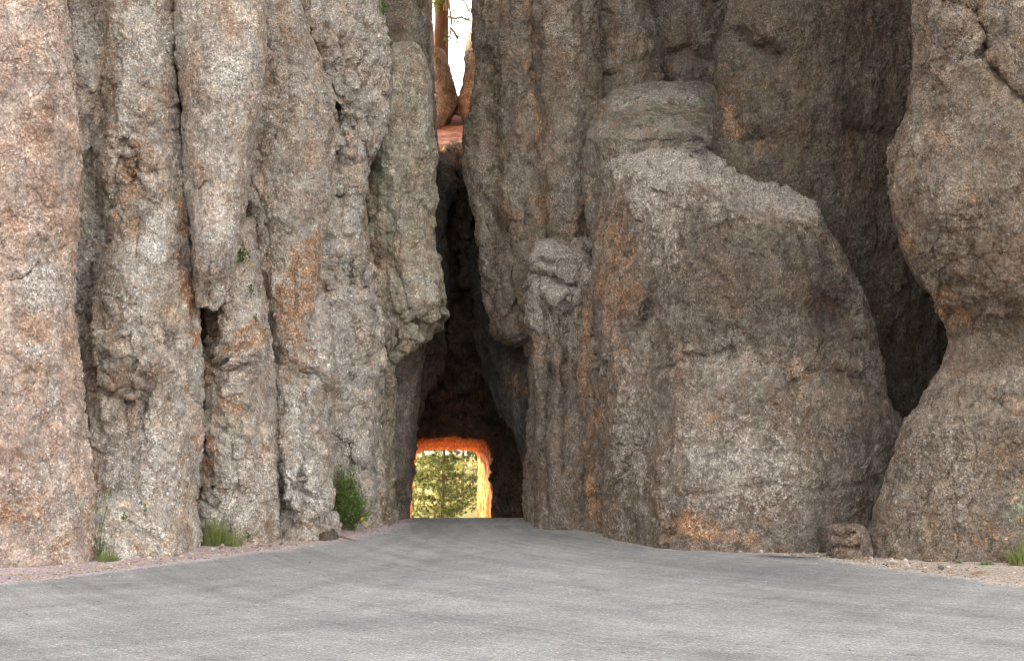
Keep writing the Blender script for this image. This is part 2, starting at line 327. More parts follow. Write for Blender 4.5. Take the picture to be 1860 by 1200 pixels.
rock('rock_pillar', [(TOP, 80, 305), (0, 95, 318), (150, 95, 327), (300, 100, 336), (400, 100, 341), (470, 100, 343), (540, 100, 346), (620, 100, 358), (700, 100, 366), (800, 105, 370), (860, 108, 364), (920, 110, 361), (980, 112, 364), (1090, 112, 366)],
     21.2, 1.5, 5, M['grey'], 'granite pillar with a peeled orange scar, right of the pink pillar', 'rock pillar', n=2.2, seed=2, fac=1.2,
     feats=[('r', 250, 320, 40, 75, 0, 2.0), ('r', 230, 700, 90, 90, 0, 1.2), ('r', 320, 600, 40, 60, 0, 1.0), ('c', [(150, -100), (165, 0), (188, 100), (186, 180), (165, 250), (160, 320), (190, 430), (160, 520), (150, 640), (150, 760)], 26, .5), ('b', 240, 330, 46, 80, 20, -.16), ('c', [(222, 262), (262, 270), (258, 300), (284, 310)], 6, .2), ('c', [(215, 290), (245, 320), (240, 350), (285, 372)], 6, .22), ('c', [(250, 300), (262, 345), (270, 385)], 5, .16),
            ('b', 260, 520, 60, 120, 0, .2), ('b', 255, 655, 60, 24, 0, .22), ('c', [(180, 640), (240, 660), (270, 700), (262, 740)], 8, .16), ('b', 300, 850, 60, 110, 0, .2), ('c', [(165, 690), (215, 735), (240, 740)], 6, .14), ('b', 210, 800, 50, 60, 0, -.1)],
     stains_and_shading=[('p', 250, 880, 100, 120, 0, .55), ('o', 305, 200, 16, 60, 0, .4), ('o', 190, 280, 14, 100, 0, .35), ('p', 300, 60, 30, 60, 0, .4), ('o', 245, 320, 34, 70, 15, .85), ('l', 'o', [(318, 370), (328, 450), (335, 520), (352, 620)], 9, .9), ('p', 275, 440, 26, 110, 10, .75), ('p', 250, 560, 34, 60, 0, .6), ('o', 160, 760, 8, 18, 0, .9), ('o', 345, 835, 14, 12, 0, .7), ('o', 215, 700, 20, 20, 0, .4), ('d', 165, 500, 26, 300, 0, .45), ('o', 270, 40, 45, 40, 0, .35), ('p', 300, 900, 50, 60, 0, .6), ('o', 230, 400, 30, 60, 0, .45)])  # long dark band in the left recess is painted shade
rock('hanging_rock', [(TOP, 318, 466), (0, 322, 478), (100, 325, 479), (170, 328, 474), (230, 331, 464), (290, 334, 453), (340, 337, 446), (420, 343, 437), (470, 345, 430), (500, 347, 420), (525, 348, 410), (545, 352, 397), (556, 360, 384)],
     21.25, 1.1, 3.2, M['grey'], 'long hanging granite column ending in a blunt tip above an orange hollow', 'rock pillar', n=2.3, seed=3, amp=.7, top=None, fac=.8,
     feats=[('r', 385, 520, 40, 40, 0, 1.5), ('b', 395, 150, 50, 90, 0, .12), ('c', [(338, 330), (360, 345), (375, 335)], 6, .12), ('b', 385, 450, 36, 60, 0, .18)],
     stains_and_shading=[('p', 400, 130, 40, 40, 0, .5), ('o', 400, 500, 16, 34, 0, .45), ('p', 395, 515, 16, 14, 0, .8), ('g', 412, 385, 8, 10, 0, .7), ('o', 348, 460, 10, 40, 0, .7)], dd=[(TOP, 0), (440, 0), (556, .5)])
rock('rock_pillar', [(400, 410, 455), (480, 392, 462), (520, 385, 470), (560, 362, 480), (600, 356, 486), (620, 362, 488), (660, 357, 490), (700, 352, 493), (800, 350, 497), (880, 346, 499), (940, 342, 500), (980, 342, 501), (1080, 342, 503)],
     22.8, 1.3, 4, M['grey'], 'lower granite block with red streaks below the hanging column', 'rock', n=2.4, seed=4, fac=1.3, top=50,
     feats=[('r', 420, 640, 60, 70, 0, 1.8), ('r', 430, 830, 60, 90, 0, 1.5), ('c', [(352, 545), (366, 590), (366, 625)], 14, .5), ('c', [(366, 620), (370, 700), (374, 760), (388, 880)], 6, .22), ('b', 425, 600, 30, 60, 0, .2), ('c', [(375, 800), (400, 790), (430, 770)], 7, .22), ('b', 420, 830, 30, 40, 0, .14), ('c', [(470, 580), (478, 640), (485, 720), (488, 800)], 8, .25), ('c', [(380, 655), (400, 650), (415, 670)], 6, .2)],
     stains_and_shading=[('P', 'o', [(428, 600), (446, 585), (450, 612), (440, 628), (418, 632), (405, 622), (420, 612)], 3, 1.1), ('p', 440, 860, 60, 120, 0, .6), ('l', 'o', [(400, 700), (430, 740), (470, 760)], 8, .45), ('o', 378, 585, 18, 40, 25, 1), ('l', 'o', [(382, 640), (376, 760), (388, 870)], 7, .7), ('o', 430, 605, 22, 16, 0, .75), ('o', 470, 820, 26, 22, 0, .7), ('p', 440, 930, 60, 50, 0, .7), ('o', 460, 740, 12, 60, 0, .55)])
rock('rock_pillar', [(TOP, 380, 520), (0, 400, 541), (60, 400, 556), (130, 400, 588), (180, 400, 599), (260, 400, 602), (350, 400, 600), (420, 410, 583), (480, 410, 578), (530, 410, 577), (570, 420, 590), (640, 430, 598), (700, 440, 602), (800, 450, 604), (900, 455, 608), (970, 455, 612), (1070, 455, 615)],
     lambda px, py: 23.9+.7*np.clip((520-py)/250, 0, 1), 1.2, 4.5, M['grey'], 'granite pillar with a smooth orange slab and a whitened foot', 'rock pillar', n=2.4, seed=5, fac=1.2,
     feats=[('flat', [(548, 430), (580, 418), (579, 470), (574, 530), (562, 570), (548, 612), (498, 622), (500, 560), (508, 500), (524, 455)], 4, .8), ('c', [(582, 416), (580, 470), (574, 540), (560, 590)], 5, .22), ('s', [(600, 230), (600, 350), (583, 420)], 6, -.1, 40), ('c', [(475, 500), (486, 600), (484, 760), (486, 900)], 5, .2), ('r', 570, 720, 60, 240, 0, 1.6), ('r', 520, 930, 90, 60, 0, 1.2), ('r', 560, 300, 40, 90, 0, .6), ('b', 545, 490, 26, 60, 18, .06), ('c', [(440, 380), (445, 480), (462, 560), (475, 620)], 14, .45), ('s', [(580, 418), (560, 440), (545, 480), (530, 560), (500, 640)], 5, -.16, 90), ('b', 530, 250, 40, 120, 0, .2), ('c', [(560, 620), (548, 700), (560, 780), (545, 900)], 9, .2), ('c', [(500, 640), (505, 760), (500, 900)], 8, .2), ('b', 575, 870, 40, 60, 0, .2), ('b', 520, 820, 24, 80, 0, .12),
            ('b', 560, 950, 60, 30, 0, .12), ('b', 470, 100, 30, 100, 0, -.2)],
     stains_and_shading=[('P', 'o', [(548, 430), (580, 418), (579, 470), (574, 530), (562, 570), (548, 612), (498, 622), (500, 560), (508, 500), (524, 455)], 5, 1.0), ('p', 540, 800, 60, 160, 0, .6), ('l', 'o', [(560, 620), (552, 700), (565, 780)], 8, .5), ('p', 590, 480, 14, 70, 0, .5), ('o', 545, 490, 26, 62, 18, .95), ('o', 525, 570, 22, 40, 10, .7), ('p', 540, 520, 18, 40, 0, .3), ('l', 'o', [(488, 700), (484, 780), (490, 820)], 14, .6), ('p', 550, 880, 70, 90, 0, .8), ('p', 580, 650, 24, 100, 0, .6), ('o', 520, 660, 24, 40, 0, .5), ('o', 480, 800, 22, 24, 0, .7), ('d', 585, 955, 22, 14, 0, .6), ('d', 490, 200, 60, 180, 0, .25), ('o', 575, 910, 10, 24, 0, .4)])
rock('rock_pillar', [(TOP, 500, 660), (0, 530, 690), (50, 530, 700), (90, 530, 706), (150, 530, 712), (200, 530, 704), (240, 530, 694), (290, 530, 674), (350, 530, 670), (420, 530, 671), (500, 540, 680), (560, 550, 690), (640, 560, 691), (700, 560, 690), (800, 570, 688), (900, 570, 690), (960, 570, 690), (1040, 570, 692)],
     lambda px, py: 25.8+.5*np.clip((px-600)/80, 0, 1), 1.2, 4, M['pale'], 'knobbly whitish granite pillar behind the leafy shrub', 'rock pillar', n=2.3, seed=6, fac=1.7, groove=.05,
     feats=[('s', [(655, 120), (650, 260), (632, 340), (640, 480), (655, 620), (650, 800)], 5, -.16, 40), ('s', [(612, 240), (608, 330), (612, 420), (596, 520), (600, 640), (606, 800)], 5, .14, 36), ('c', [(632, 300), (625, 420), (640, 520)], 5, .25), ('r', 640, 560, 60, 340, 0, 1.8), ('r', 600, 150, 50, 110, 0, 1.0), ('c', [(552, 60), (585, 100), (592, 180), (612, 230), (608, 330), (612, 420), (590, 520), (585, 600)], 13, .5), ('b', 570, 60, 22, 60, 0, .3), ('b', 640, 100, 40, 100, 0, .3), ('b', 640, 250, 30, 50, 0, .25), ('c', [(612, 230), (640, 215), (668, 290)], 8, .25), ('c', [(672, 290), (660, 380), (662, 470), (655, 560)], 8, .35),
            ('b', 625, 450, 26, 90, 0, .25), ('c', [(640, 560), (628, 640), (640, 760), (630, 860)], 10, .3), ('b', 655, 620, 18, 90, 0, .2), ('c', [(672, 560), (668, 700), (676, 860)], 8, .35), ('b', 605, 640, 20, 60, 0, .2), ('c', [(575, 545), (590, 555)], 12, .3)],
     stains_and_shading=[('p', 640, 800, 60, 160, 0, .7), ('l', 'o', [(612, 260), (606, 350), (600, 430)], 8, .4), ('o', 620, 560, 12, 40, 0, .5), ('p', 620, 640, 40, 200, 0, .75), ('o', 643, 235, 10, 20, 0, .6), ('o', 600, 570, 16, 20, 0, .45), ('d', 560, 250, 22, 200, 0, .3), ('g', 690, 10, 14, 18, 0, .3), ('o', 640, 690, 6, 14, 0, .8), ('d', 600, 150, 50, 150, 0, .2), ('o', 680, 800, 10, 100, 0, .3)])
rock('rock_pillar', [(TOP, 640, 760), (0, 650, 783), (100, 650, 789), (200, 650, 790), (300, 650, 790), (380, 650, 786), (440, 650, 782), (520, 650, 780), (700, 650, 760), (1040, 650, 740)],
     29.2, 1.2, 4, M['taupe'], 'tall grey granite pillar forming the left lip of the skyward cleft', 'rock pillar', n=2.3, seed=7, fac=.6, stains_and_shading=[('p', 770, 50, 12, 60, 0, .5), ('g', 705, 12, 10, 12, 0, .8)])
rock('rock_pillar', [(84, 722, 746), (90, 708, 756), (105, 692, 766), (140, 680, 776), (200, 668, 784), (300, 655, 788), (430, 650, 784), (452, 650, 788), (470, 650, 802), (500, 650, 805), (520, 650, 806), (540, 650, 813), (556, 650, 808), (572, 650, 813), (580, 650, 800), (592, 650, 802), (600, 650, 788), (612, 650, 782), (618, 650, 766), (628, 650, 756), (632, 650, 740), (640, 650, 736), (648, 650, 722), (664, 650, 716), (680, 650, 716), (760, 650, 713), (860, 650, 712), (945, 650, 722), (1040, 650, 724)],
     27.4, 1.1, 3.5, M['mossy'], 'lichen-green round-shouldered granite bulge overhanging the left of the tunnel mouth', 'rock', n=2.3, seed=8, fac=1.2, top=70, groove=.03,
     feats=[('r', 750, 560, 80, 70, 0, 2.0), ('r', 700, 720, 30, 200, 0, 1.8), ('b', 760, 540, 40, 50, 0, .18), ('c', [(700, 470), (735, 510), (745, 560), (770, 600)], 7, .2), ('c', [(700, 640), (708, 700), (700, 800), (704, 900)], 7, .3), ('c', [(690, 560), (720, 640)], 8, .2), ('b', 735, 250, 40, 110, 0, .2), ('b', 700, 860, 20, 60, 0, .12), ('c', [(674, 300), (668, 420), (684, 480)], 9, .3)],
     stains_and_shading=[('g', 690, 330, 20, 60, 0, .7), ('g', 705, 430, 18, 40, 0, .7), ('g', 740, 170, 40, 60, 0, .5), ('o', 725, 440, 10, 14, 0, .6), ('p', 765, 510, 40, 40, 0, .6), ('o', 685, 500, 12, 30, 0, .6), ('o', 715, 560, 20, 30, 0, .4), ('o', 690, 740, 12, 120, 0, .35), ('g', 690, 840, 8, 16, 0, .8), ('p', 700, 700, 12, 60, 0, .4)])
rock('rock', [(540, 740, 790), (600, 720, 802), (640, 700, 800), (680, 690, 786), (720, 690, 766), (770, 690, 744), (830, 690, 734), (900, 690, 729), (945, 690, 726), (1040, 690, 724)],
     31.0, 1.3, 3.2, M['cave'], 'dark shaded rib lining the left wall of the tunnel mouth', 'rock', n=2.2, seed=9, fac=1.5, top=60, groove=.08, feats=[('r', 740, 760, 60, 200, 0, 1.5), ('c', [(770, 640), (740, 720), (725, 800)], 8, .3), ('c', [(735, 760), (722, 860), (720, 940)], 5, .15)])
rock('boulder', [(903, 200, 232), (906, 185, 250), (914, 168, 272), (930, 150, 292), (950, 145, 306), (975, 145, 322), (1000, 145, 332), (1060, 145, 340)],
     lambda px, py: 19.75+.9*np.clip((px-170)/160, 0, 1)+.7*np.clip((960-py)/60, 0, 1), .6, 2.2, M['pale'], 'low whitish boulder at the foot between the two leftmost pillars', 'boulder', n=2.2, seed=10, top=30, fac=.7, amp=.6,
     feats=[('c', [(225, 945), (262, 968), (300, 990)], 7, .15)], stains_and_shading=[('o', 255, 985, 30, 10, 20, .5), ('p', 220, 930, 60, 40, 0, .5)])
rock('stone', [(960, 590, 606), (966, 576, 614), (976, 570, 616), (990, 566, 620), (1010, 566, 624)], 23.6, .35, .6, M['umber'], 'dark grey broken stone at the foot of the whitened pillar', 'stone', seed=11, amp=.3, fac=.5, top=14)
# ------------------------------------------------------------------ right side of the gap
rock('rock_pillar', [(TOP, 875, 1090), (0, 863, 1090), (40, 859, 1090), (90, 861, 1090), (150, 864, 1090), (200, 856, 1090), (240, 850, 1090), (300, 848, 1090), (350, 856, 1090), (400, 872, 1090), (440, 876, 1090), (480, 877, 1090), (520, 880, 1090), (555, 888, 1090), (575, 896, 1090), (592, 900, 1090), (602, 902, 1090), (608, 898, 1090), (612, 908, 1090), (607, 914, 1090), (608, 926, 1090), (618, 936, 1090), (622, 948, 1090), (636, 954, 1090), (650, 964, 1090), (690, 962, 1090), (780, 957, 1090), (860, 952, 1090), (945, 950, 1090), (1040, 950, 1090)],
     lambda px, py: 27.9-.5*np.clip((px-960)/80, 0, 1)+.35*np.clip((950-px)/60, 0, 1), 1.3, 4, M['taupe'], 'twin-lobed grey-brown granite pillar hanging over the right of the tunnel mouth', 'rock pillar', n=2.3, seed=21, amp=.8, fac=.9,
     feats=[('r', 930, 570, 70, 60, 0, 1.8), ('r', 905, 430, 50, 60, 0, .8), ('r', 960, 800, 30, 160, 0, 1.2), ('c', [(975, -60), (968, 60), (972, 170), (982, 240), (965, 300), (985, 350), (1000, 430)], 12, .3), ('c', [(885, 100), (890, 200), (905, 300), (890, 380), (905, 420)], 12, .35), ('b', 930, 120, 36, 200, 0, .25), ('b', 1030, 200, 40, 300, 0, .3), ('b', 925, 400, 30, 60, 0, .18), ('b', 920, 520, 40, 80, 0, .3), ('c', [(905, 410), (930, 470), (940, 560)], 7, .15), ('b', 860, 520, 14, 50, 0, .2)],
     stains_and_shading=[('l', 'o', [(958, 0), (965, 100), (975, 200), (980, 260)], 9, .6), ('o', 985, 380, 22, 40, 0, .6), ('o', 910, 350, 12, 60, 0, .5), ('d', 895, 210, 22, 100, 0, .35), ('o', 950, 560, 20, 60, 0, .3), ('p', 1025, 300, 30, 160, 0, .3), ('d', 885, 480, 20, 100, 0, .3)])
rock('rock', [(285, 852, 930), (300, 850, 940), (400, 862, 960), (430, 858, 960), (455, 852, 970), (500, 853, 970), (560, 862, 980), (620, 867, 985), (680, 878, 985), (740, 900, 985), (770, 925, 985), (800, 945, 985), (860, 956, 985), (1040, 960, 985)],
     lambda px, py: 29.0+2.6*np.clip((955-px)/90, 0, 1.2), .5, 3, M['slate'], 'smooth slate-dark slab running down into the right wall of the tunnel', 'rock', n=2.6, seed=46, fac=1.2, top=10, amp=.8,
     feats=[('c', [(880, 640), (905, 720), (925, 800)], 7, .25), ('r', 920, 700, 50, 120, 0, 1)], stains_and_shading=[('o', 940, 700, 26, 60, 0, .4)])
rock('rock_pillar', [(TOP, 1050, 1160), (-100, 1050, 1166), (0, 1050, 1176), (50, 1050, 1192), (100, 1050, 1200), (140, 1050, 1201), (180, 1050, 1194), (215, 1050, 1182), (260, 1050, 1170), (500, 1050, 1170), (1040, 1050, 1170)],
     28.9, 1.2, 4, M['taupe'], 'rounded grey pillar behind the green-crusted boulder, left one of two', 'rock pillar', n=2.2, seed=22, fac=.6, step=2.6, feats=[('c', [(1076, -50), (1076, 100), (1072, 190)], 8, .3), ('c', [(1078, 140), (1120, 135)], 5, .12)],
     stains_and_shading=[('d', 1080, 60, 8, 90, 0, .5), ('p', 1130, 90, 30, 40, 0, .3)])
rock('rock_pillar', [(TOP, 1150, 1360), (0, 1150, 1340), (1040, 1150, 1340)],
     30.3, 1.2, 4, M['taupe'], 'broad grey pillar behind the green-crusted boulder, right one of two', 'rock pillar', n=2.6, seed=23, fac=.6, step=2.6, feats=[('b', 1250, 50, 50, 80, 0, .3), ('b', 1230, 130, 60, 30, 0, .3), ('c', [(1200, 110), (1240, 90), (1290, 110)], 8, .2)],
     stains_and_shading=[('p', 1240, 120, 50, 40, 0, .35)])
rock('boulder', [(152, 1200, 1250), (155, 1170, 1280), (160, 1145, 1300), (168, 1120, 1312), (178, 1098, 1320), (190, 1078, 1325), (205, 1069, 1328), (240, 1064, 1330), (300, 1061, 1330), (350, 1066, 1330), (390, 1074, 1330), (450, 1078, 1330), (600, 1078, 1330), (1040, 1078, 1330)],
     lambda px, py: 25.6+.022*np.clip(250-py, 0, 100)+.006*np.clip(1130-px, 0, 60)*2, 1.3, 2.8, M['green'], 'flat-topped boulder crusted with green lichen, behind the largest boulder', 'boulder', n=2.4, seed=24, amp=.75, top=26, fac=.8,
     feats=[('c', [(1120, 262), (1170, 255), (1220, 262), (1290, 250)], 5, .04), ('c', [(1100, 222), (1170, 208), (1260, 214)], 4, .06), ('c', [(1180, 238), (1260, 236), (1300, 244)], 4, .05), ('c', [(1062, 300), (1080, 320), (1078, 400)], 8, .25), ('b', 1100, 250, 30, 30, 0, .15)],
     stains_and_shading=[('p', 1210, 175, 90, 14, 0, .7), ('g', 1210, 215, 100, 30, 0, .35), ('d', 1180, 214, 70, 8, -4, .7), ('d', 1215, 255, 70, 8, -4, .7), ('o', 1068, 350, 10, 40, 0, .6), ('o', 1078, 460, 10, 60, 0, .5), ('d', 1085, 300, 24, 40, 0, .4), ('g', 1290, 190, 30, 24, 0, .7)])  # pale strip along the top: top light put into the colour
rock('rock_pillar', [(TOP, 1340, 2000), (0, 1325, 2000), (40, 1314, 2000), (80, 1306, 2000), (160, 1304, 2000), (250, 1302, 2000), (300, 1304, 2000), (500, 1320, 2000), (1040, 1340, 2000)],
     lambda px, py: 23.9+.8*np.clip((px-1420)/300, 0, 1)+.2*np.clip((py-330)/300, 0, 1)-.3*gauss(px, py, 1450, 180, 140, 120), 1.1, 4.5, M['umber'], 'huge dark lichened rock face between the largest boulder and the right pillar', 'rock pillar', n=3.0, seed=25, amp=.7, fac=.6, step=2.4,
     feats=[('c', [(1310, 62), (1345, 62), (1375, 85), (1410, 100)], 12, .3), ('b', 1420, 30, 90, 50, 0, .25), ('b', 1480, 400, 90, 200, 0, .2), ('c', [(1540, 235), (1620, 250)], 14, .12), ('b', 1380, 260, 50, 30, 0, -.2)],
     stains_and_shading=[('o', 1335, 225, 26, 36, -30, .62), ('o', 1385, 262, 34, 14, 20, .5), ('o', 1315, 190, 8, 40, 0, .4), ('p', 1335, 120, 16, 70, 0, .3), ('d', 1590, 240, 50, 20, 0, .5), ('d', 1500, 290, 60, 40, 0, .3), ('p', 1480, 360, 100, 40, 0, .3), ('p', 1640, 560, 90, 150, 0, .45)])  # pale patch low on the right brightens the shaded recess by colour
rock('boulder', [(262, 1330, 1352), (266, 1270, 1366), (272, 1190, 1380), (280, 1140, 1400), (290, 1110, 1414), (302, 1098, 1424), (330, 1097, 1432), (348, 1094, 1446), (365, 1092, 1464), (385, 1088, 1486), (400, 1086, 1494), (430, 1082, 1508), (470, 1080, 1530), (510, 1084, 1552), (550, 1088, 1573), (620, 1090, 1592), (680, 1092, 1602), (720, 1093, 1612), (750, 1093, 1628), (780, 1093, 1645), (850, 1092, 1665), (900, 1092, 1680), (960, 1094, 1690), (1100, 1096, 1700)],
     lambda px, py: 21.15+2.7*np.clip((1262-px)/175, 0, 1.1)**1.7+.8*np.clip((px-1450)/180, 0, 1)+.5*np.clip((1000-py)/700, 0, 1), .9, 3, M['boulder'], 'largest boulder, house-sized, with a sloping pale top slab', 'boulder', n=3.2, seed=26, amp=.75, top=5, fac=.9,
     feats=[('r', 1150, 480, 50, 150, 0, 1.6), ('r', 1130, 800, 50, 180, 0, 1.5), ('r', 1520, 650, 80, 80, 0, 1.2), ('r', 1230, 960, 60, 50, 0, 1.2), ('r', 1240, 600, 60, 80, 0, .7), ('c', [(1180, 300), (1260, 306), (1340, 318), (1420, 345)], 5, .12), ('c', [(1130, 296), (1230, 284), (1330, 290)], 4, .1), ('r', 1300, 310, 200, 60, 0, .8), ('slab', [(1098, 306), (1150, 318), (1200, 335), (1262, 352), (1300, 370), (1345, 392), (1400, 396), (1480, 402), (1520, 420)], .032),
            ('b', 1505, 565, 42, 42, 30, -.55), ('c', [(1440, 690), (1490, 672), (1560, 690), (1600, 730)], 14, .22), ('c', [(1200, 668), (1270, 650), (1330, 640)], 9, .15), ('b', 1255, 690, 30, 30, 0, .15), ('b', 1330, 850, 200, 90, 0, .25), ('c', [(1200, 330), (1190, 450), (1185, 520), (1165, 600), (1180, 700)], 10, .15), ('b', 1150, 500, 25, 80, 0, .2), ('c', [(1160, 600), (1175, 575), (1180, 560)], 10, .35),
            ('c', [(1128, 480), (1130, 560), (1140, 600)], 12, .3), ('b', 1215, 560, 30, 110, 0, .15), ('b', 1120, 800, 16, 160, 0, .2), ('c', [(1150, 700), (1145, 850), (1155, 980)], 8, .2), ('b', 1380, 520, 90, 70, 0, .15), ('c', [(1250, 900), (1400, 880), (1500, 890), (1600, 870)], 6, .07), ('c', [(1260, 830), (1400, 820), (1500, 830)], 6, .05), ('c', [(1210, 970), (1222, 940), (1216, 1000)], 8, .2), ('b', 1560, 950, 90, 40, 0, -.12)],
     stains_and_shading=[('P', 'd', [(1262, 354), (1300, 372), (1350, 394), (1480, 404), (1540, 500), (1585, 620), (1560, 650), (1440, 660), (1300, 630), (1200, 640), (1185, 560), (1200, 480), (1225, 420)], 12, .66), ('p', 1150, 800, 50, 180, 0, .55), ('p', 1170, 600, 20, 60, 0, .5), ('P', 'o', [(1090, 420), (1120, 380), (1150, 440), (1160, 560), (1100, 620)], 12, .62), ('o', 1110, 520, 24, 90, 0, .6), ('o', 1130, 660, 26, 120, 0, .45), ('P', 'p', [(1100, 300), (1262, 272), (1340, 264), (1420, 302), (1486, 392), (1350, 384), (1262, 346), (1225, 400), (1190, 470), (1170, 420), (1140, 350)], 24, .8), ('o', 1390, 330, 70, 14, 25, .35), ('d', 1540, 700, 60, 60, 0, .3), ('p', 1260, 305, 190, 42, 4, 1.1), ('p', 1430, 350, 80, 26, 32, 1.0), ('p', 1190, 400, 30, 70, 0, .7), ('o', 1250, 310, 100, 18, 5, .4), ('o', 1410, 375, 60, 14, 10, .4), ('o', 1120, 430, 22, 90, 0, .6), ('o', 1150, 480, 22, 50, 0, .5), ('o', 1110, 700, 16, 200, 0, .4), ('o', 1265, 955, 50, 26, 10, .95), ('o', 1330, 975, 90, 14, 0, .6), ('d', 1500, 560, 45, 40, 30, .5), ('o', 1480, 540, 90, 40, 20, .35), ('o', 1455, 670, 34, 18, 0, .6), ('d', 1480, 640, 90, 40, 10, .35),  # pale top slab: light from above put into the colour
             ('g', 1360, 430, 150, 50, 0, .4), ('p', 1350, 850, 160, 110, 0, .55), ('o', 1280, 740, 44, 20, 0, .45), ('g', 1345, 580, 8, 7, 0, 1), ('p', 1210, 450, 26, 90, 0, .5), ('d', 1217, 968, 7, 22, 10, .9), ('o', 1217, 968, 12, 26, 10, .9), ('p', 1240, 900, 60, 60, 0, .4), ('d', 1320, 430, 130, 90, 0, .3), ('d', 1440, 480, 110, 90, 20, .35)])  # dark underside hollow mixes water staining with painted shade
rock('rock_pillar', [(TOP, 1650, 2500), (0, 1666, 2450), (60, 1662, 2450), (110, 1660, 2450), (170, 1655, 2450), (205, 1648, 2450), (235, 1630, 2450), (270, 1615, 2450), (300, 1611, 2450), (360, 1610, 2450), (400, 1614, 2450), (440, 1626, 2450), (490, 1650, 2450), (530, 1680, 2450), (560, 1700, 2450), (585, 1714, 2450), (620, 1722, 2450), (650, 1720, 2450), (690, 1706, 2450), (730, 1684, 2450), (775, 1648, 2450), (820, 1632, 2450), (870, 1614, 2450), (930, 1592, 2450), (970, 1580, 2450), (1010, 1572, 2450), (1100, 1568, 2450)],
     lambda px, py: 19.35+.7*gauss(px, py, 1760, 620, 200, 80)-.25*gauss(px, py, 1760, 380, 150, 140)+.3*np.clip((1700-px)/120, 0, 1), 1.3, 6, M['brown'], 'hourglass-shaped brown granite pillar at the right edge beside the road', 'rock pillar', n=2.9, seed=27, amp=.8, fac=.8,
     feats=[('r', 1740, 100, 60, 80, 0, 1.2), ('r', 1700, 480, 60, 80, 0, .6), ('c', [(1720, 0), (1770, 25), (1790, 60), (1780, 95)], 12, .3), ('b', 1760, 70, 22, 30, 0, .2), ('c', [(1800, 120), (1840, 170), (1860, 190)], 12, .25), ('c', [(1680, 50), (1670, 100), (1700, 170)], 10, .15), ('b', 1700, 350, 70, 80, 0, .25), ('b', 1720, 190, 20, 14, 0, .12), ('b', 1800, 600, 90, 50, 0, -.15), ('b', 1780, 800, 80, 80, 0, .12)],
     stains_and_shading=[('o', 1720, 560, 70, 34, 25, .6), ('d', 1690, 500, 50, 36, 30, .4), ('o', 1640, 440, 16, 50, -10, .55), ('p', 1740, 220, 60, 70, 0, .3), ('p', 1760, 90, 26, 26, 0, .8), ('o', 1775, 95, 16, 16, 0, .4), ('p', 1700, 860, 120, 120, 0, .45), ('d', 1810, 60, 80, 90, 0, .4), ('d', 1840, 330, 60, 160, 0, .3), ('d', 1800, 520, 80, 50, 0, .3), ('g', 1850, 930, 24, 40, 0, .6),
             *[('o', x, y, 4.5, 4.5, 0, 2) for x, y in ((1788, 945), (1763, 968), (1786, 965), (1802, 960), (1771, 979), (1791, 985), (1743, 972), (1740, 988), (1694, 957), (1837, 979), (1853, 950), (1841, 910), (1812, 972))]])
rock('boulder', [(435, 1000, 1058), (438, 985, 1066), (444, 974, 1070), (470, 964, 1074), (500, 962, 1078), (540, 963, 1078), (580, 961, 1080), (620, 970, 1080), (660, 976, 1080), (740, 978, 1080), (800, 974, 1080), (880, 972, 1080), (945, 970, 1080), (1040, 968, 1080)],
     lambda px, py: 26.0+.03*np.clip(466-py, 0, 40)+.3*np.clip((1000-px)/40, 0, 1), .8, 2.6, M['boulder'], 'craggy pale-topped block standing beside the right of the tunnel mouth', 'rock', n=4, seed=28, top=5, fac=1.5, groove=.04, amp=.55,
     feats=[('r', 1020, 560, 70, 170, 0, 1.4), ('c', [(960, 498), (1000, 503), (1045, 520)], 5, .3), ('s', [(950, 505), (1000, 508), (1050, 524)], 4, .12, 60), ('s', [(1030, 440), (1024, 520), (1034, 600)], 4, -.14, 60), ('c', [(985, 540), (1000, 620), (996, 760)], 5, .25), ('c', [(975, 470), (1000, 480)], 7, .2), ('c', [(1000, 560), (1015, 600), (1040, 640)], 8, .25), ('c', [(978, 600), (1000, 680), (990, 800), (1000, 930)], 7, .25), ('b', 1020, 470, 30, 16, 0, .15), ('b', 1010, 540, 30, 26, 0, .2), ('c', [(1030, 560), (1030, 700), (1024, 860)], 6, .2)],
     stains_and_shading=[('P', 'p', [(962, 436), (1072, 436), (1072, 520), (1040, 640), (962, 580)], 6, .9), ('p', 1020, 470, 60, 34, 0, .9), ('p', 1005, 540, 40, 40, 0, .6), ('o', 1035, 455, 12, 8, 0, .6), ('o', 980, 640, 14, 60, 0, .45), ('g', 1016, 580, 6, 10, 0, .8), ('o', 1020, 800, 24, 100, 0, .35)])
rock('rock', [(468, 1066, 1090), (474, 1054, 1100), (486, 1047, 1108), (520, 1045, 1118), (600, 1047, 1125), (700, 1046, 1130), (800, 1042, 1130), (900, 1038, 1130), (950, 1036, 1130), (1060, 1034, 1130)],
     lambda px, py: 25.9-.8*np.clip((px-1060)/50, 0, 1), .8, 2, M['boulder'], 'narrow orange-stained rib wedged between the craggy block and the largest boulder', 'rock', n=2.4, seed=29, top=10, fac=1.3, groove=.06,
     feats=[('c', [(1046, 480), (1048, 700), (1040, 940)], 6, .3), ('r', 1075, 600, 50, 200, 0, 1.2), ('c', [(1080, 560), (1082, 700), (1085, 900)], 6, .2), ('b', 1068, 500, 14, 24, 0, .15)],
     stains_and_shading=[('p', 1072, 500, 22, 26, 0, .8), ('o', 1068, 640, 16, 120, 0, .75), ('d', 1072, 850, 14, 40, 0, .7), ('o', 1078, 880, 20, 90, 0, .8), ('o', 1100, 760, 16, 100, 0, .5)])
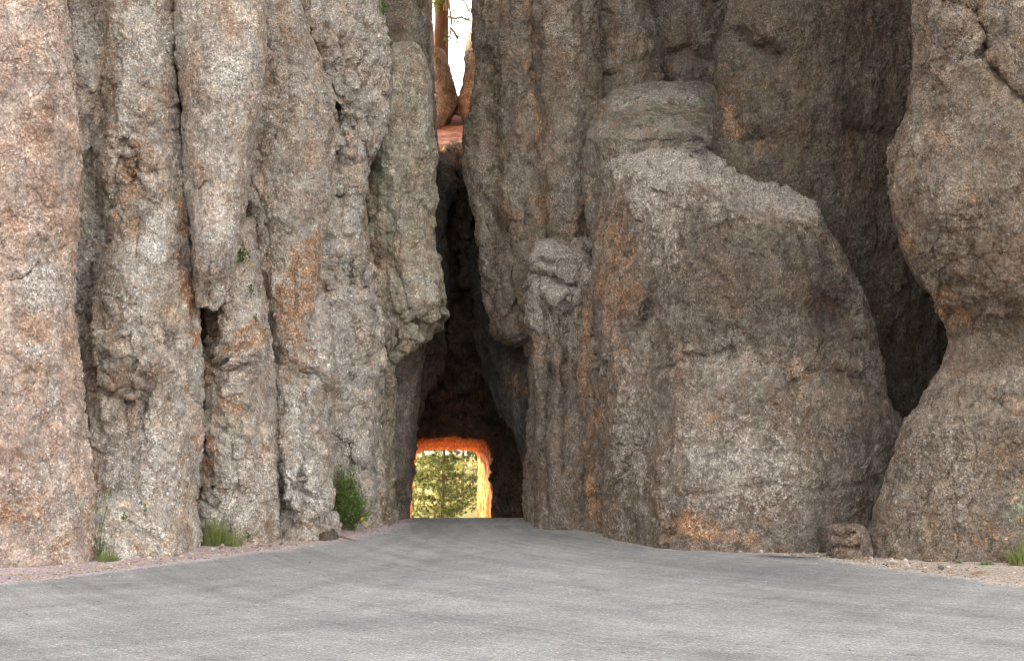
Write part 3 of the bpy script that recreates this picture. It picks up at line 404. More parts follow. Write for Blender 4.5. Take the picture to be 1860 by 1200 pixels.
rock('boulder', [(951, 1530, 1548), (953, 1518, 1558), (958, 1510, 1570), (968, 1506, 1578), (985, 1507, 1580), (998, 1512, 1582), (1020, 1514, 1584)],
     19.9, .45, .7, M['boulder'], 'small tan block with red-brown broken bands at the foot of the hourglass pillar', 'boulder', n=3, seed=30, amp=.25, fac=.5, top=12, step=1.5,
     feats=[('c', [(1508, 970), (1530, 972), (1550, 968)], 5, .14), ('c', [(1512, 996), (1535, 992), (1556, 992)], 5, .16)], stains_and_shading=[('o', 1528, 971, 20, 5, 0, .7), ('d', 1528, 973, 18, 4, 0, .6), ('o', 1535, 993, 20, 6, 0, .7), ('d', 1530, 997, 20, 4, 0, .9), ('d', 1570, 990, 8, 14, 0, .8)])
# ------------------------------------------------------------------ the stone the tunnel is bored through
def poly(pts, n):
    P_ = np.array(pts+[pts[0]], float); L = np.r_[0, np.cumsum(np.hypot(*np.diff(P_[:, :2], axis=0).T))]; t = np.linspace(0, L[-1], n, endpoint=False)
    return np.stack([np.interp(t, L, P_[:, k]) for k in range(P_.shape[1])], -1)
def tunnel_rock():
    n = 720
    #            px   py   depth ; every loop starts at its bottom left corner and runs clockwise, same number of points per side
    def loop(c, k=(180, 170, 180, 190)):                                 # c = four sides, each a list of (px,py,d)
        o = []
        for side, m_ in zip(c, k):
            A = np.array(side, float); L = np.r_[0, np.cumsum(np.hypot(*np.diff(A[:, :2], axis=0).T)+1e-6)]; t = np.linspace(0, L[-1], m_, endpoint=False)
            o.append(np.stack([np.interp(t, L, A[:, j]) for j in range(3)], -1))
        return np.vstack(o)
    L0 = loop([[(620, 1060, 39.6), (620, 700, 39.6), (620, 300, 39.6)], [(620, 300, 39.6), (900, 300, 39.6)], [(1200, 300, 39.6), (1200, 1060, 39.6)], [(1200, 1060, 39.6), (620, 1060, 39.6)]])
    L1 = loop([[(745, 1060, 39.2), (747, 940, 39.2), (752, 850, 39.2), (757, 825, 39.2)], [(757, 825, 39.2), (764, 817, 39.2), (862, 817, 39.2)], [(862, 817, 39.2), (868, 828, 39.2), (866, 950, 39.2), (864, 1060, 39.2)], [(864, 1060, 39.2), (745, 1060, 39.2)]])
    L2 = loop([[(734, 1060, 36.2), (737, 945, 36.2), (739, 860, 36.2), (743, 815, 36.2)], [(743, 815, 36.2), (755, 801, 36.2), (820, 795, 36.2), (878, 802, 36.2)], [(878, 802, 36.2), (888, 815, 36.2), (893, 850, 36.2), (892, 950, 36.2), (890, 1060, 36.2)], [(890, 1060, 36.2), (734, 1060, 36.2)]])
    L3 = loop([[(722, 1060, 34), (722, 940, 34), (730, 800, 34), (742, 740, 34.5)], [(742, 740, 34.5), (800, 690, 34.6), (880, 690, 34.5)], [(880, 690, 34.5), (905, 760, 34.8), (915, 860, 34.8), (915, 1060, 34.8)], [(915, 1060, 34.8), (722, 1060, 34)]])
    L4 = loop([[(700, 1060, 31.5), (700, 900, 31.5), (715, 700, 31.5), (770, 560, 33)], [(770, 560, 33), (800, 500, 33.8), (870, 520, 33.6)], [(870, 520, 33.6), (930, 600, 32.4), (958, 760, 32.6), (960, 1060, 32.6)], [(960, 1060, 32.6), (700, 1060, 31.5)]])
    L5 = loop([[(660, 1060, 31), (660, 700, 31), (740, 300, 34)], [(740, 300, 34), (790, 284, 34.4), (830, 276, 34.6), (900, 290, 34.2)], [(900, 290, 34.2), (1000, 560, 31), (1040, 1060, 30.5)], [(1040, 1060, 30.5), (660, 1060, 31)]])
    L6 = loop([[(640, 1060, 35), (640, 700, 35), (740, 290, 38)], [(740, 290, 38), (790, 278, 38), (830, 272, 38), (900, 282, 38)], [(900, 282, 38), (1020, 560, 35), (1020, 1060, 35)], [(1020, 1060, 35), (640, 1060, 35)]])
    out = []; loops = [L0, L1, L2, L3, L4, L5, L6, L0]; cnt = [8, 44, 36, 60, 60, 16, 10]
    for A, B, k in zip(loops[:-1], loops[1:], cnt):
        for j in range(k): out.append(A+(B-A)*j/k)
    G = np.array(out); V = PX(G[..., 0], G[..., 1], G[..., 2]); Nr, Mc = V.shape[:2]
    dv = np.roll(V, -1, 0)-np.roll(V, 1, 0); dt = np.roll(V, -1, 1)-np.roll(V, 1, 1); nn = np.cross(dv, dt); nn /= np.linalg.norm(nn, axis=2, keepdims=True)+1e-9
    Pf = V.reshape(-1, 3); f1, e1 = facets(Pf*2.2, 77); f2, e2 = facets(Pf*6, 79)
    r = np.arange(Nr); inner = (np.clip((r-4)/4, 0, 1)*np.clip((72-r)/20, 0, 1))[:, None].repeat(Mc, 1).ravel()
    dd_ = (.2*f1+.09*f2+.16*fbm(Pf*1.5, 5, 80))*(1-.88*inner)
    dd_ += inner*(.07*fbm(Pf*np.array([5, 5, .5]), 4, 88, .6)+.03*fbm(Pf*np.array([16, 16, 1.5]), 2, 89))
    sgn = -1.0 if (nn[100, 250, 1] > 0) else 1.0
    V2 = Pf+nn.reshape(-1, 3)*sgn*dd_[:, None]
    idx = np.arange(Nr*Mc).reshape(Nr, Mc); a = idx; b_ = np.roll(idx, -1, 0)
    q = np.stack([a, b_, np.roll(b_, -1, 1), np.roll(a, -1, 1)], -1).reshape(-1, 4)
    if sgn < 0: q = q[:, ::-1]
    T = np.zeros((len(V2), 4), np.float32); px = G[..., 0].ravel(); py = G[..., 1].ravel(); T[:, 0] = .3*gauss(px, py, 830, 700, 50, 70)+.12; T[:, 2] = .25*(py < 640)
    T[:, 0] *= 1-.0*inner
    ob = newmesh('tunnel_rock', V2, q, None, [M['cave'], M['bore_glow']], True, label='dark cave-like rock with a squared road tunnel bored through it', cat='tunnel', attr=T)
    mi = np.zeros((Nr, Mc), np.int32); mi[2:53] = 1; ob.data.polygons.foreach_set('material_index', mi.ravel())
tunnel_rock()
rock('rock', [(288, 800, 850), (296, 795, 858), (320, 792, 864), (420, 800, 868), (520, 808, 878), (620, 800, 890), (680, 790, 890), (700, 800, 880)],
     33.0, .8, 1.4, M['cave'], 'dark fractured stone wedged upright in the narrow cleft', 'rock', seed=33, n=2.2, fac=1.6, top=10, dd=[(288, 0), (620, .2), (700, 1.6)], groove=.1, feats=[('r', 835, 450, 50, 200, 0, 1.5), ('c', [(835, 290), (830, 360), (825, 480), (835, 600)], 9, .5), ('c', [(850, 330), (840, 400)], 8, .4)])
rock('rock', [(285, 780, 802), (300, 780, 820), (340, 780, 824), (380, 780, 812), (440, 780, 806), (500, 780, 815), (560, 780, 812), (620, 780, 796)],
     31.4, .7, 1.5, M['slate'], 'narrow grey flake in the left side of the cleft', 'rock', seed=34, n=2, fac=.8, top=10)
rock('boulder', [(259, 818, 832), (262, 808, 842), (268, 803, 848), (280, 801, 850), (300, 803, 850), (315, 808, 846)],
     33.6, .5, 1.2, M['taupe'], 'rounded boulder jammed at the top of the cleft below the red soil', 'boulder', seed=35, n=2.3, fac=.3, amp=.4, top=14, step=1.4)
rock('rock', [(84, 776, 790), (92, 774, 802), (104, 774, 808), (117, 774, 812), (146, 774, 819), (170, 774, 825), (184, 774, 829), (200, 774, 826), (215, 774, 815), (240, 774, 804), (262, 774, 801), (300, 774, 800), (330, 774, 800)],
     38.2, .9, 2, M['boulder'], 'pinkish rock shoulder at the left foot of the sky gap', 'rock', seed=36, n=2.2, fac=.4, amp=.6, top=12, step=1.5, stains_and_shading=[('o', 805, 200, 16, 60, 0, .35)])
rock('rock', [(TOP, 868, 960), (0, 864, 930), (58, 858, 930), (87, 849, 930), (108, 844, 930), (131, 844, 930), (146, 841, 930), (172, 835, 930), (186, 832, 930), (205, 836, 930), (230, 842, 930), (250, 844, 930), (290, 846, 930), (330, 846, 930)],
     38.0, .8, 2, M['boulder'], 'sunlit orange rock wall at the right side of the sky gap', 'rock', seed=37, n=2.2, fac=.4, amp=.6, step=1.5, stains_and_shading=[('o', 850, 200, 16, 90, 0, .6)])  # orange of the low sun put into the stone colour too
rock('rock', [(176, 828, 840), (182, 820, 848), (196, 815, 860), (225, 812, 862), (250, 812, 862)],
     41, .5, 1.5, M['taupe'], 'low grey rock closing the bottom of the sky gap', 'rock', seed=38, n=2.2, fac=.4, amp=.5, top=8, step=1.3, feats=[('c', [(832, 180), (829, 205), (833, 225)], 4, .3)])
# unseen stones added to keep the sun out, ridges added against light leaks
rock('rock_pillar', [(TOP, -1500, -330), (0, -1500, -340), (1200, -1500, -330)], 17.0, 2, 7, M['pink'], 'unseen pink granite buttress added beyond the left edge to block the sun', 'rock pillar', seed=41, step=14, fac=.6)
rock('rock_pillar', [(TOP, -3600, -1450), (0, -3600, -1450), (1300, -3600, -1450)], 15.0, 2, 9, M['grey'], 'unseen grey granite wall added far left to keep sun off the road', 'rock pillar', seed=42, step=20, fac=.6)
rock('rock_pillar', [(TOP, 2300, 3500), (0, 2300, 3500), (1200, 2300, 3500)], 18.5, 2, 7, M['umber'], 'unseen brown granite buttress added beyond the right edge of view', 'rock pillar', seed=43, step=14, fac=.6)
rock('light_leak_ridge', [(TOP-200, -3000, 720), (0, -3000, 748), (600, -3000, 730), (1040, -3000, 715)], 30.8, 1.4, 3.4, M['taupe'], 'long granite ridge added behind the left pillars against light leaks', 'added rock ridge', seed=44, step=14, n=4)
rock('light_leak_ridge', [(TOP-200, 960, 4200), (0, 930, 4200), (600, 1000, 4200), (1040, 1000, 4200)], 31.5, 1.4, 5, M['taupe'], 'long granite ridge added behind the right pillars against light leaks', 'added rock ridge', seed=45, step=14, n=4)
# ------------------------------------------------------------------ ground, road, soil
def ground_mats():
    m, n, l, b = mat('gravel'); N = NB(m); P = N.node('ShaderNodeNewGeometry').outputs['Position']
    v = N.voro(P, 42); v2 = N.voro(P, 95); g = N.sep(v.outputs['Color']); g2 = N.sep(v2.outputs['Color'])
    sx = N.node('ShaderNodeSeparateXYZ'); l.new(P, sx.inputs[0])
    side = N.ramp(N.math('ADD', N.math('MULTIPLY', sx.outputs[0], .08), .5), [(.3, 0.0), (.6, 1.0)])
    base = N.mix(side, (.60, .51, .495), (.52, .45, .375))
    base = N.mix(N.ramp(N.noise(P, 1.3, 5, .6), [(.35, 0.0), (.65, 1.0)]), base, N.mix(1.0, base, (.8, .78, .77), 'MULTIPLY'))
    base = N.mix(.9, base, N.ramp(g[0], [(0, (.45, .42, .42)), (.15, (.8, .75, .74)), (.6, (1.05, 1, 1)), (1, (1.55, 1.5, 1.48))]), 'MULTIPLY')
    base = N.mix(.6, base, N.ramp(g2[0], [(0, .5), (.4, 1.0), (1, 1.45)]), 'MULTIPLY')
    far = N.ramp(N.math('MULTIPLY', N.math('SUBTRACT', sx.outputs[1], 41), .2, True), [(0, 0.0), (1, 1.0)])
    grass = N.mix(N.noise(P, .35, 6, .7), (.09, .13, .035), (.36, .32, .12))
    l.new(N.mix(far, base, grass), b.inputs['Base Color']); b.inputs['Roughness'].default_value = .95; b.inputs['Specular IOR Level'].default_value = .2
    bp = N.node('ShaderNodeBump'); bp.inputs['Strength'].default_value = .9; bp.inputs['Distance'].default_value = .02
    l.new(N.math('ADD', N.math('MULTIPLY', v.outputs['Distance'], -1), N.math('MULTIPLY', g[1], .6)), bp.inputs['Height']); l.new(bp.outputs[0], b.inputs['Normal'])
    M['gravel'] = m
    m, n, l, b = mat('asphalt'); N = NB(m); P = N.node('ShaderNodeNewGeometry').outputs['Position']
    at = N.node('ShaderNodeAttribute', attribute_name='tint'); tr, tg, tb = N.sep(at.outputs['Color'])[:3]
    n1 = N.noise(P, .45, 6, .62); n2 = N.noise(P, 2.8, 6, .7); n3 = N.noise(P, 30, 3, .7)
    base = N.mix(N.ramp(n1, [(.36, 0.0), (.64, 1.0)]), (.275, .268, .26), (.345, .334, .315))
    base = N.mix(.55, base, N.ramp(n2, [(.3, .8), (.7, 1.2)]), 'MULTIPLY')
    # wheel marks swept round the bend towards the tunnel
    arcs = None
    for cx, cy, sc_, se in ((13.5, 27.5, 1.9, 3.1), (-13, 27, 1.7, 9.4), (13.5, 27.5, 6.5, 5.7)):
        vm = N.node('ShaderNodeVectorMath', operation='SUBTRACT'); l.new(P, vm.inputs[0]); vm.inputs[1].default_value = (cx, cy, 0)
        s2 = N.node('ShaderNodeSeparateXYZ'); l.new(vm.outputs[0], s2.inputs[0])
        r = N.math('SQRT', N.math('ADD', N.math('POWER', N.math('ABSOLUTE', s2.outputs[0]), 2.0), N.math('POWER', N.math('ABSOLUTE', s2.outputs[1]), 2.0)))
        a = N.math('ARCTAN2', s2.outputs[1], s2.outputs[0]); cb = N.node('ShaderNodeCombineXYZ'); l.new(N.math('MULTIPLY', r, sc_), cb.inputs[0]); l.new(N.math('MULTIPLY', a, 2.2), cb.inputs[1]); cb.inputs[2].default_value = se
        k = N.ramp(N.noise(cb.outputs[0], 1.0, 4, .6), [(.32, .76), (.5, 1.0), (.68, 1.13)]); arcs = k if arcs is None else N.mix(1.0, arcs, k, 'MULTIPLY')
    base = N.mix(.55, base, arcs, 'MULTIPLY')
    base = N.mix(tg, base, N.mix(1.0, base, (.70, .70, .72), 'MULTIPLY')); base = N.mix(tb, base, (.05, .05, .052))
    v = N.voro(P, 75); g = N.sep(v.outputs['Color']); v4 = N.voro(P, 30); g4 = N.sep(v4.outputs['Color'])
    base = N.mix(.8, base, N.ramp(g[0], [(0, .5), (.2, .85), (.75, 1.05), (.93, 1.25), (1, 1.9)]), 'MULTIPLY')
    base = N.mix(.7, base, N.ramp(n3, [(.3, .75), (.7, 1.25)]), 'MULTIPLY')
    base = N.mix(N.ramp(g4[0], [(.955, 0.0), (.965, .8)], 'CONSTANT'), base, N.mix(g4[1], (.11, .09, .085), (.52, .45, .41)))
    gv = N.voro(P, 42); gg = N.sep(gv.outputs['Color'])
    sx = N.node('ShaderNodeSeparateXYZ'); l.new(P, sx.inputs[0])
    side = N.ramp(N.math('ADD', N.math('MULTIPLY', sx.outputs[0], .08), .5), [(.3, 0.0), (.6, 1.0)])
    grv = N.mix(.9, N.mix(side, (.60, .51, .495), (.52, .45, .375)), N.ramp(gg[0], [(0, (.45, .42, .42)), (.15, (.8, .75, .74)), (.6, (1.05, 1, 1)), (1, (1.55, 1.5, 1.48))]), 'MULTIPLY')
    fe = N.ramp(N.math('ADD', tr, N.math('ADD', N.math('MULTIPLY', N.math('SUBTRACT', n2, .5), 1.0), N.math('MULTIPLY', N.math('SUBTRACT', gg[2], .5), .8))), [(.45, 0.0), (.62, 1.0)])
    l.new(N.mix(fe, base, grv), b.inputs['Base Color']); b.inputs['Roughness'].default_value = .88; b.inputs['Specular IOR Level'].default_value = .3
    bp = N.node('ShaderNodeBump'); bp.inputs['Strength'].default_value = .55; bp.inputs['Distance'].default_value = .008
    l.new(N.math('ADD', N.math('MULTIPLY', v.outputs['Distance'], -1), n3), bp.inputs['Height']); l.new(bp.outputs[0], b.inputs['Normal'])
    M['asphalt'] = m
    m, n, l, b = mat('red_soil'); N = NB(m); P = N.node('ShaderNodeNewGeometry').outputs['Position']
    c = N.mix(N.ramp(N.noise(P, 3, 6, .7), [(.35, 0.0), (.65, 1.0)]), (.22, .075, .04), (.40, .19, .11)); l.new(c, b.inputs['Base Color']); b.inputs['Roughness'].default_value = .95
    bp = N.node('ShaderNodeBump'); bp.inputs['Distance'].default_value = .06; l.new(N.noise(P, 6, 6, .7), bp.inputs['Height']); l.new(bp.outputs[0], b.inputs['Normal']); M['soil'] = m
ground_mats()
def axis(a, b, lo, hi, fine):
    o = [a]; x = a
    while x < b:
        d = fine if lo <= x <= hi else min(8, fine+.1*(lo-x if x < lo else x-hi)); x += d; o.append(x)
    return np.array(o)
def sheet(name, X, Y, Zf, m, **k):
    gx, gy = np.meshgrid(X, Y); V = np.stack([gx, gy, Zf(gx, gy)], -1).reshape(-1, 3); idx = np.arange(len(V)).reshape(gx.shape)
    q = np.stack([idx[:-1, :-1], idx[:-1, 1:], idx[1:, 1:], idx[1:, :-1]], -1).reshape(-1, 4); return newmesh(name, V, q, None, m, True, loc=(0, 0, 0), **k)
def gz(x, y):
    P_ = np.stack([x.ravel(), y.ravel(), 0*x.ravel()], -1); r = .03*fbm(P_*.8, 3, 401)+.016*fbm(P_*5, 3, 402); r *= (y.ravel() < 34)*1.0
    far = np.clip((y.ravel()-45)/30, 0, 1); return ground_z(x, y)+(r+far*1.5*fbm(P_*.05, 3, 403)).reshape(x.shape)-.012
sheet('ground', axis(-260, 260, -10, 10, .07), axis(-30, 900, 14, 32, .06), gz, M['gravel'], kind='structure')
Lp = [(0, 1062), (120, 1049), (250, 1034), (400, 1013), (520, 998), (600, 985), (680, 969), (730, 952)]
Rp = [(1000, 952), (1090, 972), (1140, 988), (1240, 1002), (1400, 1008), (1500, 1015), (1600, 1030), (1700, 1045), (1858, 1066)]
Le = sorted([(d, (x-HX)*d/F) for x, y in Lp for d in [ground_d(x, y)]]); Re = sorted([(d, (x-HX)*d/F) for x, y in Rp for d in [ground_d(x, y)]])
Le = [(-30, -22), (4, -12), (12, -8.6)]+Le+[(31, -2.75), (36, -3.25), (40, -3.4), (50, -2.5), (70, 6)]; Re = [(-30, 22), (4, 13), (12, 9.0)]+Re+[(31, .2), (36, -.4), (40, -.9), (50, 1.0), (70, 11)]
def road():
    Y = axis(-28, 64, 10, 40, .06); u = np.linspace(0, 1, 150); u = (1-np.cos(u*math.pi))/2*.35+u*.65
    xl = np.interp(Y, *zip(*Le))-.25; xr = np.interp(Y, *zip(*Re))+.25
    gx = xl[:, None]+(xr-xl)[:, None]*u[None]; gy = np.repeat(Y[:, None], len(u), 1)
    P_ = np.stack([gx.ravel(), gy.ravel(), 0*gx.ravel()], -1)
    ed = np.minimum(gx-xl[:, None], xr[:, None]-gx); far = np.clip(ed/.6, 0, 1)
    z = ground_z(gx, gy)+.028*np.clip(ed/.3, -.3, 1)+.012*fbm(P_*.7, 3, 411).reshape(gx.shape)
    V = np.stack([gx, gy, z], -1).reshape(-1, 3); idx = np.arange(len(V)).reshape(gx.shape)
    q = np.stack([idx[:-1, :-1], idx[:-1, 1:], idx[1:, 1:], idx[1:, :-1]], -1).reshape(-1, 4)
    T = np.zeros((len(V), 4), np.float32); T[:, 0] = (1-np.clip(ed/.75, 0, 1)).ravel()
    yy = np.maximum(V[:, 1], 1); px = HX+V[:, 0]*F/yy; py = HY-(V[:, 2]-CH)*F/yy
    jx = vnoise(P_*1.1, 5)*40; jy = vnoise(P_*1.1, 6)*8
    T[:, 1] = np.maximum.reduce([.9*gauss(px+jx, py+jy, 1330, 1030, 260, 24, 3), .6*gauss(px+jx, py+jy, 1000, 985, 160, 12, 4), .6*gauss(px+jx, py+jy, 380, 1040, 260, 16, -6), .5*gauss(px+jx, py+jy, 700, 1130, 500, 10, -3)])
    for pl in ([(1900, 1140), (1500, 1062), (1180, 1002), (930, 955)], [(1900, 1185), (1450, 1090), (1130, 1020), (905, 955)], [(-20, 1110), (350, 1075), (620, 1020), (780, 955)], [(-20, 1165), (400, 1110), (700, 1030), (815, 955)], [(300, 1215), (640, 1110), (800, 1010), (850, 955)], [(1350, 1215), (1120, 1090), (960, 1010), (880, 955)]):
        T[:, 1] = np.maximum(T[:, 1], .8*np.exp(-(seg_dist(px+jx*.25, (py+jy*.3)*2.2, [(x, y*2.2) for x, y in pl])[0]/(7+.05*np.clip(py-950, 0, 250)))**2)*(.5+.8*vnoise(P_*.6, 9)))
    T[:, 2] = np.maximum.reduce([.95*np.exp(-(seg_dist(px+jx*.4, py+jy*.5, [(1400, 1010), (1500, 1012), (1570, 1011)])[0]/3.2)**2), .45*np.exp(-(seg_dist(px+jx*.5, py+jy*.4, [(1380, 1008), (1560, 1012)])[0]/5)**2)])
    newmesh('road', V, q, None, M['asphalt'], True, loc=(0, 0, 0), kind='structure', attr=T)
road()
# red soil bank high in the cleft
def soil():
    gx, gy = np.meshgrid(np.linspace(-3.2, 0, 50), np.linspace(34.2, 43, 60)); P_ = np.stack([gx.ravel(), gy.ravel(), 0*gx.ravel()], -1)
    z = pt(820, 268, 34.4).z+(gy-34.4)*.42+.14*fbm(P_*1.3, 4, 55).reshape(gx.shape)
    V = np.stack([gx, gy, z], -1).reshape(-1, 3); W = V.copy(); W[:, 2] -= 1.4; idx = np.arange(3000).reshape(60, 50); q = np.stack([idx[:-1, :-1], idx[:-1, 1:], idx[1:, 1:], idx[1:, :-1]], -1).reshape(-1, 4)
    e = [np.stack([a[:-1], a[1:], a[1:]+3000, a[:-1]+3000], -1) for a in (idx[0][::-1], idx[-1], idx[:, 0], idx[:, -1][::-1])]
    newmesh('soil_slope', np.vstack([V, W]), np.vstack([q, q[:, ::-1]+3000]+e), None, M['soil'], True, kind='structure')
soil()

# ------------------------------------------------------------------ small meshes
class MB:
    def __init__(s): s.V, s.Q, s.T = [], [], []
    def tri(s, a, b, c): k = len(s.V); s.V += [tuple(a), tuple(b), tuple(c)]; s.T.append((k, k+1, k+2))
    def quad(s, a, b, c, d): k = len(s.V); s.V += [tuple(a), tuple(b), tuple(c), tuple(d)]; s.Q.append((k, k+1, k+2, k+3))
    def tube(s, pts, rad, n=6):
        pts = [Vector(p) for p in pts]; k0 = len(s.V)
        for i, p in enumerate(pts):
            t = (pts[min(i+1, len(pts)-1)]-pts[max(i-1, 0)]).normalized(); u = t.cross(Vector((.3, .2, .93) if abs(t.z) < .9 else (1, 0, 0))).normalized(); v = t.cross(u)
            for k in range(n): a = 2*math.pi*k/n; s.V.append(tuple(p+(u*math.cos(a)+v*math.sin(a))*rad[i]))
        for i in range(len(pts)-1):
            for k in range(n): s.Q.append((k0+i*n+k, k0+i*n+(k+1) % n, k0+(i+1)*n+(k+1) % n, k0+(i+1)*n+k))
        k = len(s.V); s.V += [tuple(pts[0]), tuple(pts[-1])]; e = k0+(len(pts)-1)*n
        for j in range(n): s.T += [(k, k0+(j+1) % n, k0+j), (k+1, e+j, e+(j+1) % n)]
    def build(s, name, m, **k): return newmesh(name, s.V, s.Q or None, s.T or None, m, **k)
def leaf_mat(name, c1, c2, trans=.35, scale=9, rough=.6):
    m, n, l, b = mat(name); N = NB(m); P = N.node('ShaderNodeNewGeometry').outputs['Position']
    ri = N.node('ShaderNodeNewGeometry').outputs['Random Per Island']
    c = N.mix(ri, c1, c2); c = N.mix(.7, c, N.ramp(N.noise(P, scale, 3, .6), [(.3, .7), (.7, 1.3)]), 'MULTIPLY'); l.new(c, b.inputs['Base Color']); b.inputs['Roughness'].default_value = rough
    t = N.node('ShaderNodeBsdfTranslucent'); l.new(N.mix(1.0, c, (1.3, 1.35, .7), 'MULTIPLY'), t.inputs[0]); mx = N.node('ShaderNodeMixShader'); mx.inputs[0].default_value = trans
    l.new(b.outputs[0], mx.inputs[1]); l.new(t.outputs[0], mx.inputs[2]); l.new(mx.outputs[0], n['Material Output'].inputs[0]); return m
def plain(name, c1, c2, scale=8, rough=.9, bump=.02):
    m, n, l, b = mat(name); N = NB(m); P = N.node('ShaderNodeNewGeometry').outputs['Position']; f = N.noise(N.map(P, (1, 1, .35)), scale, 6, .7)
    l.new(N.mix(N.ramp(f, [(.35, 0.0), (.65, 1.0)]), c1, c2), b.inputs['Base Color']); b.inputs['Roughness'].default_value = rough
    bp = N.node('ShaderNodeBump'); bp.inputs['Distance'].default_value = bump; l.new(f, bp.inputs['Height']); l.new(bp.outputs[0], b.inputs['Normal']); return m
M['grass'] = leaf_mat('grass_blades', (.14, .20, .05), (.34, .36, .14)); M['dry'] = leaf_mat('dry_stalks', (.34, .22, .10), (.48, .36, .18), .2)
M['shrub'] = leaf_mat('shrub_leaves', (.08, .15, .035), (.26, .32, .10)); M['rosette'] = leaf_mat('crevice_leaves', (.035, .12, .02), (.09, .20, .045)); M['herb'] = leaf_mat('olive_herb', (.13, .17, .06), (.26, .27, .12))
M['flower'] = leaf_mat('yellow_petals', (.85, .55, .02), (.9, .68, .05), .2); M['stem'] = plain('green_stems', (.10, .13, .04), (.16, .18, .07), 20); M['wood'] = plain('dead_wood', (.24, .14, .09), (.36, .25, .18), 25)
M['bark'] = plain('pine_bark', (.075, .035, .02), (.14, .07, .04), 7, .95, .05); M['needle'] = leaf_mat('pine_needles', (.08, .115, .05), (.16, .19, .085), .3, 2); M['needle_far'] = leaf_mat('haze_paled_foliage', (.15, .17, .085), (.30, .30, .17), .35, 1); M['bark_grey'] = plain('shaded_bark', (.10, .065, .045), (.17, .12, .085), 7, .95, .05)  # far foliage: haze put into its colour; grey bark: shade put in too
def rv(s=1): return Vector((random.gauss(0, s), random.gauss(0, s), random.gauss(0, s)))
def leaf(mb, p, d, L, W, fold=.25):
    d = d.normalized(); s = d.cross(Vector((0, 0, 1))+rv(.4)).normalized()*W/2; up = s.cross(d).normalized()*W*fold
    q = p+d*L*.5; mb.tri(p, q+s+up, p+d*L); mb.tri(p, p+d*L, q-s+up)
def foot(px, py, back=.12):
    g = ground_pt(px, py); s = surf(px, py-14)
    if s-back < g.y: y = s-back; x = (px-HX)*y/F; g = Vector((x, y, float(ground_z(x, y))))
    return g
def tuft(name, c, w, h, n, m, label, cat='grass tuft', lean=.35, bw=.006, dry=0, depth=None):
    mb = MB(); md = MB()
    for i in range(n):
        a = random.random()*6.28; r = random.random()**.6; b = c+Vector((math.cos(a)*r*w/2, math.sin(a)*r*(depth or w)/2, -.03)); hh = h*(.25+.75*random.random()**1.3)*(1-.5*r*r)
        t = Vector((math.cos(a)*lean*r+random.gauss(0, .12), math.sin(a)*lean*r+random.gauss(0, .12), 1)).normalized(); s = Vector((random.gauss(0, 1), random.gauss(0, 1), 0)).normalized()*bw
        is_dry = random.random() < dry; k = md if is_dry else mb
        if is_dry: hh *= .35; t = (t+Vector((math.cos(a), math.sin(a), 0))*.9).normalized()
        m1 = b+t*hh*.55; e = b+t*hh+Vector((t.x, t.y, -.12))*hh*.35
        k.quad(b-s, b+s, m1+s*.7, m1-s*.7); k.tri(m1-s*.7, m1+s*.7, e)
    if dry:
        t = empty(name, c, label, cat); mb.build('blades', m, parent=t); md.build('dry_blades', M['dry'], parent=t)
    else: mb.build(name, m, label=label, cat=cat, loc=tuple(c))
# shrub at the foot of the left pillars
def shrub():
    b = ground_pt(634, 962); b = foot(638, 962, .3); t = empty('shrub', b, 'bushy green shrub at the foot of the pillars left of the tunnel', 'shrub'); st, lf, fl, f2 = MB(), MB(), MB(), MB()
    s_ = b.y/F
    for i in range(190):
        a = random.random()*6.28; top = random.random()**.9
        ht = (35+95*top)*s_; ww = (46*(1-top**1.6*.75))*s_; off = -14*top*s_
        e = b+Vector((off+math.cos(a)*ww*random.random()**.4, math.sin(a)*ww*.7*random.random()**.4, ht*(.5+.5*random.random()))); mid = b.lerp(e, .5)+Vector((0, 0, .08))+rv(.02)
        st.tube([b+rv(.03), mid, e], [.005, .004, .002], 4)
        for k in range(26):
            u = .2+.8*random.random()**.7; p = (b.lerp(mid, u*2) if u < .5 else mid.lerp(e, u*2-1))+rv(.035); leaf(lf, p, rv()+Vector((0, 0, .6)), random.uniform(.035, .08), random.uniform(.025, .045))
    for k in range(26):
        p = b+Vector((21*s_, -.12, 20*s_))+rv(.014); leaf(fl, p, rv(), .035, .03)
    for k in range(5):
        p = b+Vector((-24*s_, -.1, 70*s_))+rv(.012); leaf(f2, p, rv(), .03, .025)
    st.build('stems', M['stem'], parent=t); lf.build('leaves', M['shrub'], parent=t); fl.build('flower_cluster', M['flower'], parent=t); f2.build('flower_cluster', M['flower'], parent=t)
shrub()
def crevice(px, py, w, h, n, label, flowers=(), m='rosette', hang=0, cat='plant', size=.05):
    d = surf(px, py)-.03; c = pt(px, py+h*.4, d); s_ = d/F; t = empty('crevice_plant', c, label, cat); lf, st, fl = MB(), MB(), MB()
    for i in range(n):
        o = Vector((random.gauss(0, w*.24)*s_, -abs(random.gauss(0, w*.12))*s_-.02, random.gauss(0, h*.24)*s_+h*.4*s_)); p = c+o
        st.tube([c, c+o*.5+Vector((0, -.02, 0)), p], [.003, .0025, .0015], 3) if i % 3 == 0 else None
        leaf(lf, p, Vector((o.x*3, -.6, .5-hang))+rv(.5), size*random.uniform(.6, 1.2), size*.55)
    for fx, fy in flowers:
        p = pt(fx, fy, min(d, surf(fx, fy)-.05)); st.tube([c+Vector((0, -.03, .02)), c.lerp(p, .5)+Vector((.01, -.05, 0)), p], [.003, .0025, .002], 4)
        fl = MB()
        for k in range(8): leaf(fl, p+rv(.006), rv()+Vector((0, -1, .4)), .035, .028)
        fl.build('flower', M['flower'], parent=t)
    lf.build('leaves', M[m], parent=t); st.build('stems', M['stem'], parent=t)
